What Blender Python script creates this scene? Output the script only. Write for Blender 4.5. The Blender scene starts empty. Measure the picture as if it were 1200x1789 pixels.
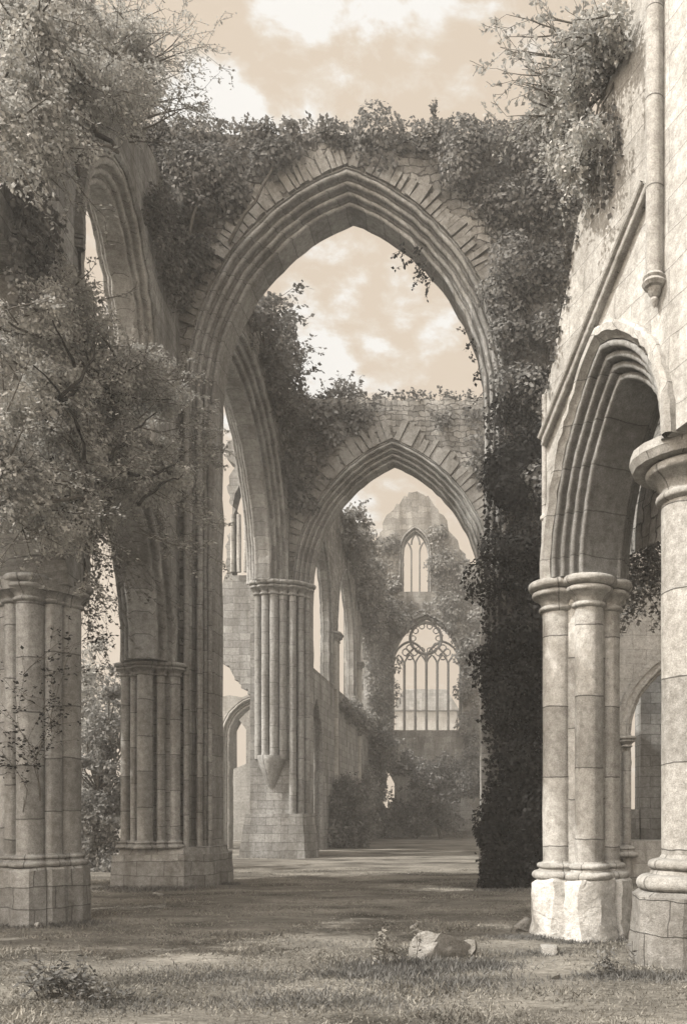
import bpy, math, random
import numpy as np
from mathutils import Vector, noise
from mathutils.geometry import tessellate_polygon

random.seed(7)
rng = np.random.default_rng(7)
scene = bpy.context.scene
COL = scene.collection
PI = math.pi

# ------------------------------------------------------------------ measuring
FPX, VPX, VPY, EYE = 1560.0, 832.0, 1420.0, 1.8     # focal length (px of the 1200 px picture), vanishing point, eye height


def at(px, py, Y):
    return Vector(((px - VPX) / FPX * Y, Y, EYE + (VPY - py) / FPX * Y))


def ground_at(px, py):
    Y = EYE * FPX / (py - VPY)
    return Vector(((px - VPX) / FPX * Y, Y, 0.0))


class Frame:
    """A vertical wall plane: s runs along it, z up, d goes into it (away from the viewer)."""

    def __init__(self, p0, u, flip=1):
        self.o = Vector((p0[0], p0[1], 0))
        u = Vector((u[0], u[1], 0)).normalized()
        self.u = u
        self.n = Vector((-u.y, u.x, 0)) * flip

    def w(self, s, z, d=0.0):
        p = self.o + self.u * s + self.n * d
        return Vector((p.x, p.y, z))

    def hit(self, px, py, d=0.0):
        r = Vector(((px - VPX) / FPX, 1.0, (VPY - py) / FPX))
        o = self.o + self.n * d
        t = o.dot(self.n) / r.dot(self.n)
        p = r * t
        return ((p - o).dot(self.u), EYE + r.z * t)


# ------------------------------------------------------------------ objects
def tag(o, label=None, cat=None, group=None, kind=None):
    if label: o['label'] = label
    if cat: o['category'] = cat
    if group: o['group'] = group
    if kind: o['kind'] = kind
    return o


def thing(name, label, cat, loc=(0, 0, 0), group=None):
    o = bpy.data.objects.new(name, None)
    o.empty_display_size = 0.2
    COL.objects.link(o)
    o.location = loc
    return tag(o, label, cat, group, 'thing')


def link(name, me, mat, parent=None):
    o = bpy.data.objects.new(name, me)
    COL.objects.link(o)
    if mat is not None and not me.materials:
        me.materials.append(mat)
    if parent is not None:
        o.parent = parent
        off = parent.location.copy()
        q = parent.parent
        while q is not None:
            off += q.location
            q = q.parent
        o.location = -off                     # meshes are written in world coordinates
    return o


class MB:
    def __init__(self):
        self.v, self.f, self.uv = [], [], []

    def face(self, idx, uvs):
        self.f.append(tuple(idx)); self.uv.extend(uvs)

    def grid(self, P, U, close_i=False, close_j=False):
        n, m = len(P), len(P[0])
        b = len(self.v)
        for row in P:
            self.v.extend([tuple(p) for p in row])
        for i in range(n - (0 if close_i else 1)):
            for j in range(m - (0 if close_j else 1)):
                i2, j2 = (i + 1) % n, (j + 1) % m
                ids = (b + i * m + j, b + i2 * m + j, b + i2 * m + j2, b + i * m + j2)
                u00 = U[i][j]; u11 = U[i2][j2]
                if close_j and j2 == 0:
                    w = U[i][j][0] + (U[i][1][0] - U[i][0][0])
                    us = [U[i][j], U[i2][j], (w, U[i2][0][1]), (w, U[i][0][1])]
                else:
                    us = [U[i][j], U[i2][j], u11, U[i][j2]]
                self.face(ids, us)

    def lathe(self, c, prof, seg=24, a0=0.0, a1=2 * PI, sx=1.0, sy=1.0):
        full = abs(a1 - a0 - 2 * PI) < 1e-6
        n = seg if full else seg + 1
        P, U = [], []
        off = random.uniform(0, 3); offv = random.uniform(0, .9)
        for (r, z) in prof:
            row, ur = [], []
            for k in range(n):
                a = a0 + (a1 - a0) * k / seg
                row.append((c[0] + r * sx * math.cos(a), c[1] + r * sy * math.sin(a), z))
                ur.append((off + a * 0.3, z + offv))
            P.append(row); U.append(ur)
        self.grid(P, U, close_j=full)

    def prism(self, poly, z0, z1, taper=1.0, steps=1, cap=True):
        c = Vector((sum(p[0] for p in poly) / len(poly), sum(p[1] for p in poly) / len(poly), 0))
        P, U = [], []
        for k in range(steps + 1):
            t = k / steps
            s = 1 + (taper - 1) * t
            z = z0 + (z1 - z0) * t
            row, ur, L = [], [], 0
            for i, p in enumerate(poly):
                row.append((c.x + (p[0] - c.x) * s, c.y + (p[1] - c.y) * s, z))
                ur.append((L, z))
                q = poly[(i + 1) % len(poly)]
                L += math.hypot(q[0] - p[0], q[1] - p[1])
            P.append(row); U.append(ur)
        self.grid(P, U, close_j=True)
        if cap:
            for row in (P[0], P[-1]):
                b = len(self.v)
                self.v.extend(row)
                self.face(range(b, b + len(row)), [(p[0], p[1]) for p in row])

    def wall(self, fr, outer, holes=(), d0=0.0, d1=1.0):
        loops = [list(outer)] + [list(h) for h in holes]
        flat = [p for l in loops for p in l]
        tris = tessellate_polygon([[Vector((p[0], p[1], 0)) for p in l] for l in loops])
        for d in (d0, d1):
            b = len(self.v)
            self.v.extend([tuple(fr.w(p[0], p[1], d)) for p in flat])
            for t in tris:
                self.face([b + k for k in t], [flat[k] for k in t])
        for l in loops:
            P, U, L = [[], []], [[], []], 0
            for i, p in enumerate(l):
                P[0].append(fr.w(p[0], p[1], d0)); P[1].append(fr.w(p[0], p[1], d1))
                q = l[(i + 1) % len(l)]
                hv = abs(q[1] - p[1]) > abs(q[0] - p[0])
                U[0].append((d0, p[1]) if hv else (p[0], d0)); U[1].append((d1, p[1]) if hv else (p[0], d1))
            self.grid(P, U, close_j=True)

    def slab(self, fr, quad, d0, d1):
        self.wall(fr, quad, (), d0, d1)

    def sweep(self, fr, A, prof, jit=.009):
        P, U = [], []
        rj = random.Random(len(self.v) + 11)
        J = [(rj.gauss(0, jit), rj.gauss(0, jit), rj.gauss(0, jit)) for _ in range(400)]
        v = 0.0; last = None
        for (off, d) in prof:
            if last: v += math.hypot(off - last[0], d - last[1])
            last = (off, d)
            pts = arch_curve(A, off)
            row, ur, L = [], [], 0.0
            for i, p in enumerate(pts):
                if i: L += math.hypot(p[0] - pts[i - 1][0], p[1] - pts[i - 1][1])
                row.append(fr.w(p[0] + J[i][0], p[1] + J[i][1], d + J[i][2])); ur.append((L, v))
            P.append(row); U.append(ur)
        self.grid(P, U)

    def tube(self, pts, radii, seg=6):
        pts = [Vector(p) for p in pts]
        P, U, L = [], [], 0
        for i, p in enumerate(pts):
            t = (pts[min(i + 1, len(pts) - 1)] - pts[max(i - 1, 0)]).normalized()
            a = t.orthogonal().normalized(); b = t.cross(a)
            r = radii[i]
            P.append([p + (a * math.cos(2 * PI * k / seg) + b * math.sin(2 * PI * k / seg)) * r for k in range(seg)])
            U.append([(k * .1, L) for k in range(seg)])
            L += .3
        self.grid(P, U, close_j=True)

    def build(self, name, mat, parent=None, rough=0.0, scale=1.6, sharp=34, smooth=True):
        me = bpy.data.meshes.new(name)
        vs = self.v
        if rough:
            out = []
            for p in vs:
                q = Vector(p)
                dv = noise.noise_vector(q * scale) * rough + noise.noise_vector(q * scale * 4.1) * (rough * .45)
                out.append(q + dv)
            vs = out
        me.from_pydata([tuple(p) for p in vs], [], self.f)
        uvl = me.uv_layers.new(name='UVMap')
        uvl.data.foreach_set('uv', np.array(self.uv, dtype=np.float32).ravel())
        if smooth:
            me.shade_smooth()
            me.set_sharp_from_angle(angle=math.radians(sharp))
        me.update()
        return link(name, me, mat, parent)


def arch_curve(A, off, nj=16, na=26):
    """A = (sl, zl, sr, zr, sa, za, bl, br): springings, apex and jamb bottoms; returns points of the curve offset outward."""
    sl, zl, sr, zr, sa, za, bl, br = A
    out = []
    ends = []
    arcs = []
    for (sp, zs, sign) in ((sl, zl, -1), (sr, zr, 1)):
        a = abs(sa - sp); h = za - zs
        R = (a * a + h * h) / (2 * a)
        cx = sp - sign * R
        Ro = R + off
        c = max(-1, min(1, (sa - cx) / Ro))
        th0 = PI if sign < 0 else 0.0
        th1 = math.acos(c)
        pts = [(cx + Ro * math.cos(th0 + (th1 - th0) * k / na), zs + Ro * math.sin(th0 + (th1 - th0) * k / na)) for k in range(na + 1)]
        arcs.append(pts); ends.append(pts[-1][1])
    zm = sum(ends) / 2
    for i in (0, 1):
        arcs[i] = [(p[0], p[1] + (k / na) * (zm - ends[i])) for k, p in enumerate(arcs[i])]
    if bl is not None and bl < zl - .01:
        out += [(sl - off, bl + (zl - bl) * k / nj) for k in range(nj)]
    out += arcs[0]
    out += arcs[1][::-1][1:]
    if br is not None and br < zr - .01:
        out += [(sr + off, zr + (br - zr) * k / nj) for k in range(1, nj + 1)]
    return out


def orders(W, T, n=3, r=None, inner=.16, proud=0.0):
    """moulded archivolt: n stepped orders each with a roll at its corner, mirrored front to back."""
    half = T / 2 - inner
    st = [(W * (1 - k / n), half * k / n) for k in range(n + 1)]
    r = r or min(W / n, half / n) * .36
    pr = [(W, -proud)]
    for k in range(n):
        o1 = st[k + 1][0]; d0 = st[k][1] - (proud if k == 0 else 0)
        co, cd = o1 + r * .7, d0 + r * .75
        pr.append((co + r * 1.6, d0)); pr.append((co + r * 1.25, d0 + r * .9))
        for q in range(9):
            ph = math.radians(30 - q * 30)
            pr.append((co + r * math.cos(ph), cd + r * math.sin(ph)))
        pr.append((o1, cd + r * 1.4))
        # a hollow and a fillet on the soffit of each order
        e = st[k + 1][1]
        if e - cd > r * 3.2:
            m0 = cd + r * 1.7
            for q in range(6):
                a = PI * q / 5
                pr.append((o1 + math.sin(a) * r * .8, m0 + (e - m0) * .55 * (q / 5)))
        pr.append((o1, e))
    back = [(o, T - d) for (o, d) in pr[::-1]]
    return pr + back


def ragged(p, q, n, amp, seed=0):
    rr = random.Random(seed)
    out = []
    for k in range(n):
        t = k / n
        x, z = p[0] + (q[0] - p[0]) * t, p[1] + (q[1] - p[1]) * t
        out.append((x + rr.uniform(-amp, amp), z + rr.uniform(-amp, amp)) if k else (x, z))
    return out


# ------------------------------------------------------------------ materials
def nodes(name):
    m = bpy.data.materials.new(name); m.use_nodes = True
    nt = m.node_tree; nt.nodes.clear()
    out = nt.nodes.new('ShaderNodeOutputMaterial')
    return m, nt, out


def N(nt, t, **kw):
    n = nt.nodes.new(t)
    for k, v in kw.items():
        if k in n.inputs: n.inputs[k].default_value = v
        else: setattr(n, k, v)
    return n


def ramp(nt, a, b, ca=(0, 0, 0, 1), cb=(1, 1, 1, 1)):
    r = nt.nodes.new('ShaderNodeValToRGB')
    r.color_ramp.elements[0].position = a; r.color_ramp.elements[1].position = b
    r.color_ramp.elements[0].color = ca; r.color_ramp.elements[1].color = cb
    return r


def mul(nt, a, b, fac=1.0):
    m = nt.nodes.new('ShaderNodeMix'); m.data_type = 'RGBA'; m.blend_type = 'MULTIPLY'
    m.inputs[0].default_value = fac
    nt.links.new(a, m.inputs[6]); nt.links.new(b, m.inputs[7])
    return m.outputs[2]


def stone(name, col, bw=.62, rh=.31, mortar=.014, bump=.5, stain=.75, warp=.02, contrast=.25, joint=.45, crack=0.0):
    m, nt, out = nodes(name)
    L = nt.links.new
    bs = N(nt, 'ShaderNodeBsdfPrincipled', Roughness=.93)
    bs.inputs['Specular IOR Level'].default_value = .12
    L(bs.outputs[0], out.inputs[0])
    uv = N(nt, 'ShaderNodeUVMap')
    geo = N(nt, 'ShaderNodeNewGeometry')
    wn = N(nt, 'ShaderNodeTexNoise', Scale=2.3, Detail=3.0)
    L(geo.outputs['Position'], wn.inputs['Vector'])
    wv = N(nt, 'ShaderNodeVectorMath', operation='SCALE'); wv.inputs['Scale'].default_value = warp * 4
    L(wn.outputs['Color'], wv.inputs[0])
    av = N(nt, 'ShaderNodeVectorMath', operation='ADD')
    L(uv.outputs[0], av.inputs[0]); L(wv.outputs[0], av.inputs[1])
    br = N(nt, 'ShaderNodeTexBrick', Scale=1.0)
    br.offset = .47; br.squash = 1.0
    br.inputs['Brick Width'].default_value = bw; br.inputs['Row Height'].default_value = rh
    br.inputs['Mortar Size'].default_value = mortar; br.inputs['Mortar Smooth'].default_value = .6
    br.inputs['Bias'].default_value = 0.0
    c = Vector(col)
    br.inputs['Color1'].default_value = (*(c * (1 - contrast)), 1)
    br.inputs['Color2'].default_value = (*(c * (1 + contrast * .55)), 1)
    br.inputs['Mortar'].default_value = (*(c * joint), 1)
    L(av.outputs[0], br.inputs['Vector'])
    # weather stains: streaked down the faces
    mp = N(nt, 'ShaderNodeMapping'); mp.inputs['Scale'].default_value = (1.5, 1.5, .33)
    L(geo.outputs['Position'], mp.inputs[0])
    n1 = N(nt, 'ShaderNodeTexNoise', Scale=1.0, Detail=7.0, Roughness=.62)
    L(mp.outputs[0], n1.inputs['Vector'])
    r1 = ramp(nt, .36, .66, (1 - .62 * stain, 1 - .64 * stain, 1 - .67 * stain, 1), (1.0, 1.0, 1.0, 1))
    L(n1.outputs[0], r1.inputs[0])
    c1 = mul(nt, br.outputs['Color'], r1.outputs[0])
    # lichen blotches and grain
    n2 = N(nt, 'ShaderNodeTexNoise', Scale=9.0, Detail=8.0, Roughness=.7)
    L(geo.outputs['Position'], n2.inputs['Vector'])
    r2 = ramp(nt, .33, .68, (.62, .61, .59, 1), (1.12, 1.12, 1.12, 1))
    L(n2.outputs[0], r2.inputs[0])
    c2 = mul(nt, c1, r2.outputs[0])
    n3 = N(nt, 'ShaderNodeTexNoise', Scale=55.0, Detail=3.0, Roughness=.7)
    L(geo.outputs['Position'], n3.inputs['Vector'])
    r3 = ramp(nt, .3, .72, (.66, .66, .66, 1), (1.16, 1.16, 1.16, 1))
    L(n3.outputs[0], r3.inputs[0])
    c3 = mul(nt, c2, r3.outputs[0])
    if crack:
        wv2 = N(nt, 'ShaderNodeVectorMath', operation='SCALE'); wv2.inputs['Scale'].default_value = .8
        L(wn.outputs['Color'], wv2.inputs[0])
        av2 = N(nt, 'ShaderNodeVectorMath', operation='ADD'); L(geo.outputs['Position'], av2.inputs[0]); L(wv2.outputs[0], av2.inputs[1])
        vo = N(nt, 'ShaderNodeTexVoronoi', Scale=crack); vo.feature = 'DISTANCE_TO_EDGE'
        L(av2.outputs[0], vo.inputs['Vector'])
        rc_ = ramp(nt, .0, .022, (.28, .27, .25, 1), (1, 1, 1, 1)); L(vo.outputs['Distance'], rc_.inputs[0])
        ck = ramp(nt, .46, .60, (1, 1, 1, 1), (0, 0, 0, 1)); L(n1.outputs[0], ck.inputs[0])
        sc_n = N(nt, 'ShaderNodeMix', data_type='RGBA', blend_type='SCREEN'); sc_n.inputs[0].default_value = 1
        L(rc_.outputs[0], sc_n.inputs[6]); L(ck.outputs[0], sc_n.inputs[7])
        c3 = mul(nt, c3, sc_n.outputs[2], .9)
    L(c3, bs.inputs['Base Color'])
    # relief
    h1 = N(nt, 'ShaderNodeMath', operation='MULTIPLY'); h1.inputs[1].default_value = -1.2
    L(br.outputs['Fac'], h1.inputs[0])
    h2 = N(nt, 'ShaderNodeMath', operation='MULTIPLY_ADD'); h2.inputs[1].default_value = 1.1
    L(n2.outputs[0], h2.inputs[0]); L(h1.outputs[0], h2.inputs[2])
    h3 = N(nt, 'ShaderNodeMath', operation='MULTIPLY_ADD'); h3.inputs[1].default_value = .35
    L(n3.outputs[0], h3.inputs[0]); L(h2.outputs[0], h3.inputs[2])
    bp = N(nt, 'ShaderNodeBump', Strength=bump, Distance=.05)
    L(h3.outputs[0], bp.inputs['Height']); L(bp.outputs[0], bs.inputs['Normal'])
    return m


def leafmat(name, dark, light, trans=.28):
    m, nt, out = nodes(name)
    L = nt.links.new
    geo = N(nt, 'ShaderNodeNewGeometry')
    n1 = N(nt, 'ShaderNodeTexNoise', Scale=1.1, Detail=4.0)
    L(geo.outputs['Position'], n1.inputs['Vector'])
    ad = N(nt, 'ShaderNodeMath', operation='MULTIPLY_ADD'); ad.inputs[1].default_value = .55
    L(geo.outputs['Random Per Island'], ad.inputs[0])
    s = N(nt, 'ShaderNodeMath', operation='MULTIPLY_ADD'); s.inputs[1].default_value = 1.3; s.inputs[2].default_value = -.42
    L(n1.outputs[0], s.inputs[0]); L(s.outputs[0], ad.inputs[2])
    r = ramp(nt, .05, .95, (*dark, 1), (*light, 1))
    L(ad.outputs[0], r.inputs[0])
    d = N(nt, 'ShaderNodeBsdfDiffuse'); t = N(nt, 'ShaderNodeBsdfTranslucent')
    L(r.outputs[0], d.inputs[0]); L(r.outputs[0], t.inputs[0])
    mx = N(nt, 'ShaderNodeMixShader'); mx.inputs[0].default_value = trans
    L(d.outputs[0], mx.inputs[1]); L(t.outputs[0], mx.inputs[2]); L(mx.outputs[0], out.inputs[0])
    return m


def barkmat(name, col):
    m, nt, out = nodes(name)
    L = nt.links.new
    bs = N(nt, 'ShaderNodeBsdfPrincipled', Roughness=.95)
    bs.inputs['Specular IOR Level'].default_value = .1
    geo = N(nt, 'ShaderNodeNewGeometry')
    n1 = N(nt, 'ShaderNodeTexNoise', Scale=14.0, Detail=6.0)
    L(geo.outputs['Position'], n1.inputs['Vector'])
    r = ramp(nt, .3, .7, (*[c * .5 for c in col], 1), (*col, 1))
    L(n1.outputs[0], r.inputs[0]); L(r.outputs[0], bs.inputs['Base Color'])
    bp = N(nt, 'ShaderNodeBump', Strength=.6, Distance=.02)
    L(n1.outputs[0], bp.inputs['Height']); L(bp.outputs[0], bs.inputs['Normal'])
    L(bs.outputs[0], out.inputs[0])
    return m


def turfmat():
    m, nt, out = nodes('turf')
    L = nt.links.new
    bs = N(nt, 'ShaderNodeBsdfPrincipled', Roughness=.97)
    bs.inputs['Specular IOR Level'].default_value = .08
    geo = N(nt, 'ShaderNodeNewGeometry')
    mp = N(nt, 'ShaderNodeMapping'); mp.inputs['Scale'].default_value = (.55, 1.0, 1.0)
    L(geo.outputs['Position'], mp.inputs[0])
    n1 = N(nt, 'ShaderNodeTexNoise', Scale=.75, Detail=6.0, Roughness=.6)
    L(mp.outputs[0], n1.inputs['Vector'])
    r1 = ramp(nt, .34, .66, (.075, .070, .062, 1), (.33, .312, .28, 1))
    L(n1.outputs[0], r1.inputs[0])
    n2 = N(nt, 'ShaderNodeTexNoise', Scale=16.0, Detail=7.0, Roughness=.72)
    L(mp.outputs[0], n2.inputs['Vector'])
    r2 = ramp(nt, .3, .7, (.45, .44, .42, 1), (1.25, 1.25, 1.25, 1))
    L(n2.outputs[0], r2.inputs[0])
    c = mul(nt, r1.outputs[0], r2.outputs[0])
    L(c, bs.inputs['Base Color'])
    bp = N(nt, 'ShaderNodeBump', Strength=.8, Distance=.06)
    L(n2.outputs[0], bp.inputs['Height']); L(bp.outputs[0], bs.inputs['Normal'])
    L(bs.outputs[0], out.inputs[0])
    return m


ST = (.475, .476, .472)  # common stone, kept darker than the pale copies for walls out of the sun
M_ashlar = stone('ashlar_stone', ST, .66, .33, .012, .45, .75)
M_pale = stone('pale_stone', (.60, .59, .57), .8, .40, .008, .4, .58, contrast=.12, joint=.62)  # lighter copy of the common stone, sunlit look put into its colour
M_shaft = stone('shaft_stone', ST, 60, .85, .014, .5, .7, contrast=.18)
M_paleshaft = stone('pale_shaft_stone', (.58, .57, .55), 60, 1.02, .011, .4, .55, contrast=.2, joint=.35)  # lighter shaft copy, sunlit tone in the colour
M_mould = stone('moulded_stone', ST, .52, 9, .012, .45, .7, contrast=.22)
M_palemould = stone('pale_moulded_stone', (.56, .55, .53), .6, 9, .010, .4, .45, contrast=.16)  # lighter moulding copy, sunlit tone in the colour
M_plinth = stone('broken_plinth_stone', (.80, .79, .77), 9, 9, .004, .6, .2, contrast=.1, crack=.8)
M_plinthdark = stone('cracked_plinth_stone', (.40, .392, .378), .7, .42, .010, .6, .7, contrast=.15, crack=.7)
M_archshade = stone('shaded_arch_stone', (.40, .40, .395), .6, 9, .010, .45, .6, contrast=.2)  # pale stone darkened in colour to stand for the shaded soffit
M_rubble = stone('rubble_stone', (.45, .442, .427), .46, .21, .018, .9, .8, warp=.11, contrast=.35)
M_farstone = stone('gable_stone', (.44, .432, .415), .9, .45, .012, .6, .9, warp=.14, contrast=.25, joint=.6)
M_slab = stone('slab_stone', (.50, .49, .472), 9, 9, .004, .8, .6, contrast=.3)
M_block = stone('boulder_stone', (.60, .59, .57), 9, 9, .002, .9, .8, contrast=.2)
M_ivy = leafmat('ivy_leaf', (.075, .074, .071), (.28, .275, .265))
M_ivyshade = leafmat('shaded_ivy_leaf', (.006, .006, .006), (.046, .045, .044), .08)  # ivy leaf darkened in colour to stand for shade low on the pier
M_ash = leafmat('ash_leaf', (.22, .217, .208), (.66, .65, .62), .35)
M_far = leafmat('far_leaf', (.13, .128, .122), (.36, .353, .338), .3)
M_grass = leafmat('grass_blade', (.07, .066, .059), (.40, .38, .34), .2)
M_bark = barkmat('bark', (.15, .14, .125))
M_darkbark = barkmat('dark_bark', (.05, .047, .043))
M_turf = turfmat()


# ------------------------------------------------------------------ foliage
def nrm(a):
    return a / np.maximum(np.linalg.norm(a, axis=1, keepdims=True), 1e-9)


def leaves_mesh(name, P, Nn, size, mat, parent=None, width=.36, droop=.7, T=None):
    n = len(P)
    if T is None:
        T = rng.normal(size=(n, 3)) * .75 + np.array([0, 0, -droop])
    T = T - Nn * np.sum(T * Nn, axis=1, keepdims=True)
    T = nrm(T)
    B = np.cross(Nn, T)
    s = (size * rng.uniform(.6, 1.35, size=n))[:, None]
    w = s * width
    V = np.empty((n, 4, 3))
    V[:, 0] = P
    V[:, 1] = P + T * s * .42 + B * w - Nn * s * .10
    V[:, 2] = P + T * s - Nn * s * .12
    V[:, 3] = P + T * s * .42 - B * w - Nn * s * .10
    me = bpy.data.meshes.new(name)
    me.vertices.add(n * 4); me.loops.add(n * 4); me.polygons.add(n)
    me.vertices.foreach_set('co', V.reshape(-1).astype(np.float32))
    me.loops.foreach_set('vertex_index', np.arange(n * 4, dtype=np.int32))
    me.polygons.foreach_set('loop_start', np.arange(0, n * 4, 4, dtype=np.int32))
    me.polygons.foreach_set('loop_total', np.full(n, 4, dtype=np.int32))
    me.update(calc_edges=True)
    return link(name, me, mat, parent)


class Leaves:
    def __init__(self):
        self.P, self.N, self.T = [], [], []

    def clump(self, c, r, n, face=None, hemi=-.25, up=.35, jit=.55):
        c = np.array(c); r = np.array(r if hasattr(r, '__len__') else (r, r, r))
        p = nrm(rng.normal(size=(int(n * (1.7 if face is not None else 1)), 3)))
        if face is not None:
            f = np.array(face)
            p = p[(p @ f) > hemi][:int(n)]
        k = len(p)
        rad = 1.08 - np.abs(rng.normal(size=(k, 1))) * .24
        pos = c + p * r * rad
        nn = nrm(p + rng.normal(size=(k, 3)) * jit + np.array([0, 0, up]))
        t = rng.normal(size=(k, 3)) * .7 + p * .55 + np.array([0, 0, -.55])
        self.P.append(pos); self.N.append(nn); self.T.append(t)

    def add(self, P, Nn, T):
        self.P.append(np.array(P)); self.N.append(np.array(Nn)); self.T.append(np.array(T))

    def count(self): return sum(len(p) for p in self.P)

    def build(self, name, size, mat, parent=None, width=.36):
        return leaves_mesh(name, np.concatenate(self.P), nrm(np.concatenate(self.N)), size, mat, parent, width, T=np.concatenate(self.T))


def inpoly(x, y, poly):
    c = False
    n = len(poly)
    for i in range(n):
        x1, y1 = poly[i]; x2, y2 = poly[(i + 1) % n]
        if (y1 > y) != (y2 > y) and x < (x2 - x1) * (y - y1) / (y2 - y1) + x1:
            c = not c
    return c


def area(poly):
    return abs(sum(poly[i][0] * poly[(i + 1) % len(poly)][1] - poly[(i + 1) % len(poly)][0] * poly[i][1] for i in range(len(poly)))) / 2


def sample(poly, n):
    xs = [p[0] for p in poly]; ys = [p[1] for p in poly]
    out = []
    while len(out) < n:
        x, y = random.uniform(min(xs), max(xs)), random.uniform(min(ys), max(ys))
        if inpoly(x, y, poly): out.append((x, y))
    return out


def ivy_on(L, fr, poly, size=.13, clump=(.28, .62), dens=1.0, bulge=.30, base=True, stand=0.0, cover=1.0):
    """ivy on a wall plane: a flat layer of leaves on the stone, and bosses standing off it."""
    A = area(poly)
    la = size * size * .36
    face = -np.array(fr.n)
    if base:
        n = int(A / la * .8 * cover)
        pts = sample(poly, n)
        P = np.array([fr.w(s + random.gauss(0, .06), z + random.gauss(0, .06), -stand - random.uniform(.02, .22)) for s, z in pts])
        nn = nrm(face + rng.normal(size=(n, 3)) * .55 + np.array([0, 0, .3]))
        t = rng.normal(size=(n, 3)) * .6 + np.array([0, 0, -.9])
        L.add(P, nn, t)
    rm = (clump[0] + clump[1]) / 2
    nc = int(A / (rm * rm * 2.0) * dens) + 1
    for s, z in sample(poly, nc):
        r = random.uniform(*clump)
        rr = (r * random.uniform(.8, 1.2), r * random.uniform(.7, 1.0), r * random.uniform(.75, 1.15))
        n = int(2 * PI * r * r / la * .85 * cover)
        L.clump(fr.w(s, z, -stand - bulge * random.uniform(.1, 1.0)), rr, n, face, -.2)


GID = [0]
def spray(start, d, length, tubes, L, level=2, leaf_gap=.06, r0=.012, droop=.0, curl=.35, lw=1.0, gid=None):
    """a twig with leaves along it and side twigs."""
    if gid is None: GID[0] += 1; gid = GID[0]
    p = Vector(start); d = Vector(d).normalized()
    n = max(4, int(length / .16))
    pts, rad = [p.copy()], [r0]
    for k in range(n):
        d = (d + Vector((random.gauss(0, 1), random.gauss(0, 1), random.gauss(0, 1))) * curl * .3 + Vector((0, 0, -droop * .08))).normalized()
        p = p + d * (length / n)
        pts.append(p.copy()); rad.append(max(.003, r0 * (1 - (k + 1) / n * .85)))
        if level > 0 and k > 0 and random.random() < .75:
            side = d.orthogonal().normalized()
            ang = random.uniform(0, 2 * PI)
            b = d.cross(side)
            sd = (d * .8 + (side * math.cos(ang) + b * math.sin(ang)) * .8)
            spray(p, sd, length * random.uniform(.28, .5), tubes, L, level - 1, leaf_gap, rad[-1] * .7, droop, curl, lw, gid)
    tubes.append((pts, rad, gid))
    m = int(length / leaf_gap * lw * (.5 if level > 1 else 1))
    P, NN, T = [], [], []
    for _ in range(m):
        t = random.uniform(.25 if level > 0 else .05, 1.0) * (len(pts) - 1)
        i = min(int(t), len(pts) - 2)
        q = pts[i].lerp(pts[i + 1], t - i)
        P.append(q + Vector((random.gauss(0, .02), random.gauss(0, .02), random.gauss(0, .02))))
        NN.append((random.gauss(0, .6), random.gauss(0, .6), 1.0))
        dd = (pts[i + 1] - pts[i]).normalized()
        T.append(dd * .7 + Vector((random.gauss(0, .8), random.gauss(0, .8), random.gauss(0, .5) - .15)))
    if P: L.add(P, NN, T)


def build_tubes(tubes, name, parent, mat=None, seg=5):
    groups = {}
    for k, tt in enumerate(tubes):
        groups.setdefault(tt[2] if len(tt) > 2 else ('x' if name == 'trunk' else -k), []).append(tt)
    gl_ = list(groups.values()) if len(groups) <= 150 and name != 'trunk' else [list(tubes)]
    for g_ in gl_:
        mb = MB()
        for tt in g_: mb.tube(tt[0], tt[1], seg)
        mb.build(name, mat or M_bark, parent)


def limb(a, b, r0, r1, sag=.15, n=7):
    a, b = Vector(a), Vector(b)
    L = (b - a).length
    off = Vector((random.gauss(0, 1), random.gauss(0, 1), random.gauss(0, 1))) * sag * L
    pts, rad = [], []
    for k in range(n + 1):
        t = k / n
        p = a.lerp(b, t) + off * math.sin(PI * t) * .6 + Vector((random.gauss(0, .012), random.gauss(0, .012), random.gauss(0, .012))) * L
        pts.append(p); rad.append(r0 + (r1 - r0) * t)
    return pts, rad


def tree(name, label, cat, root, clumps, mat, leaf=.14, dens=1.0, r_trunk=.15, group=None, width=.36, sprays=0, spray_len=.8, hub=None):
    """clumps: list of (centre, radius). Trunk from root to a hub inside the crown, a limb to every clump."""
    t = thing(name, label, cat, root, group)
    cs = [Vector(c) for c, r in clumps]
    hub = Vector(hub) if hub else sum(cs, Vector()) / len(cs)
    tubes = [limb(root, hub, r_trunk, r_trunk * .6, .05)]
    trunk_pts = tubes[0][0]
    L = Leaves()
    for (c, r) in clumps:
        c = Vector(c)
        src = min(trunk_pts[2:], key=lambda p: (p - c).length)
        tubes.append(limb(src, c, r_trunk * .34, .010, .12))
        rv = r if hasattr(r, '__len__') else (r, r, r * .8)
        rm = sum(rv) / 3
        n = int(4 * PI * rm * rm / (leaf * leaf * .36) * .62 * dens)
        # a clump is itself many small tufts
        k = max(5, int(10 * dens))
        for _ in range(k):
            q = Vector((random.gauss(0, 1), random.gauss(0, 1), random.gauss(0, 1))).normalized() * random.uniform(.25, .95)
            cc = c + Vector((q.x * rv[0], q.y * rv[1], q.z * rv[2]))
            L.clump(cc, rm * random.uniform(.28, .5), n / k, None)
        for _ in range(sprays):
            q = Vector((random.gauss(0, 1), random.gauss(0, 1), random.gauss(0, .8))).normalized()
            st = c + Vector((q.x * rv[0], q.y * rv[1], q.z * rv[2])) * .5
            spray(st, q + Vector((0, 0, .15)), spray_len * random.uniform(.6, 1.2), tubes, L, 1, leaf * .5, .012)
    build_tubes(tubes, 'trunk', t)
    L.build('crown', leaf, mat, t, width)
    return t


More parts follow.
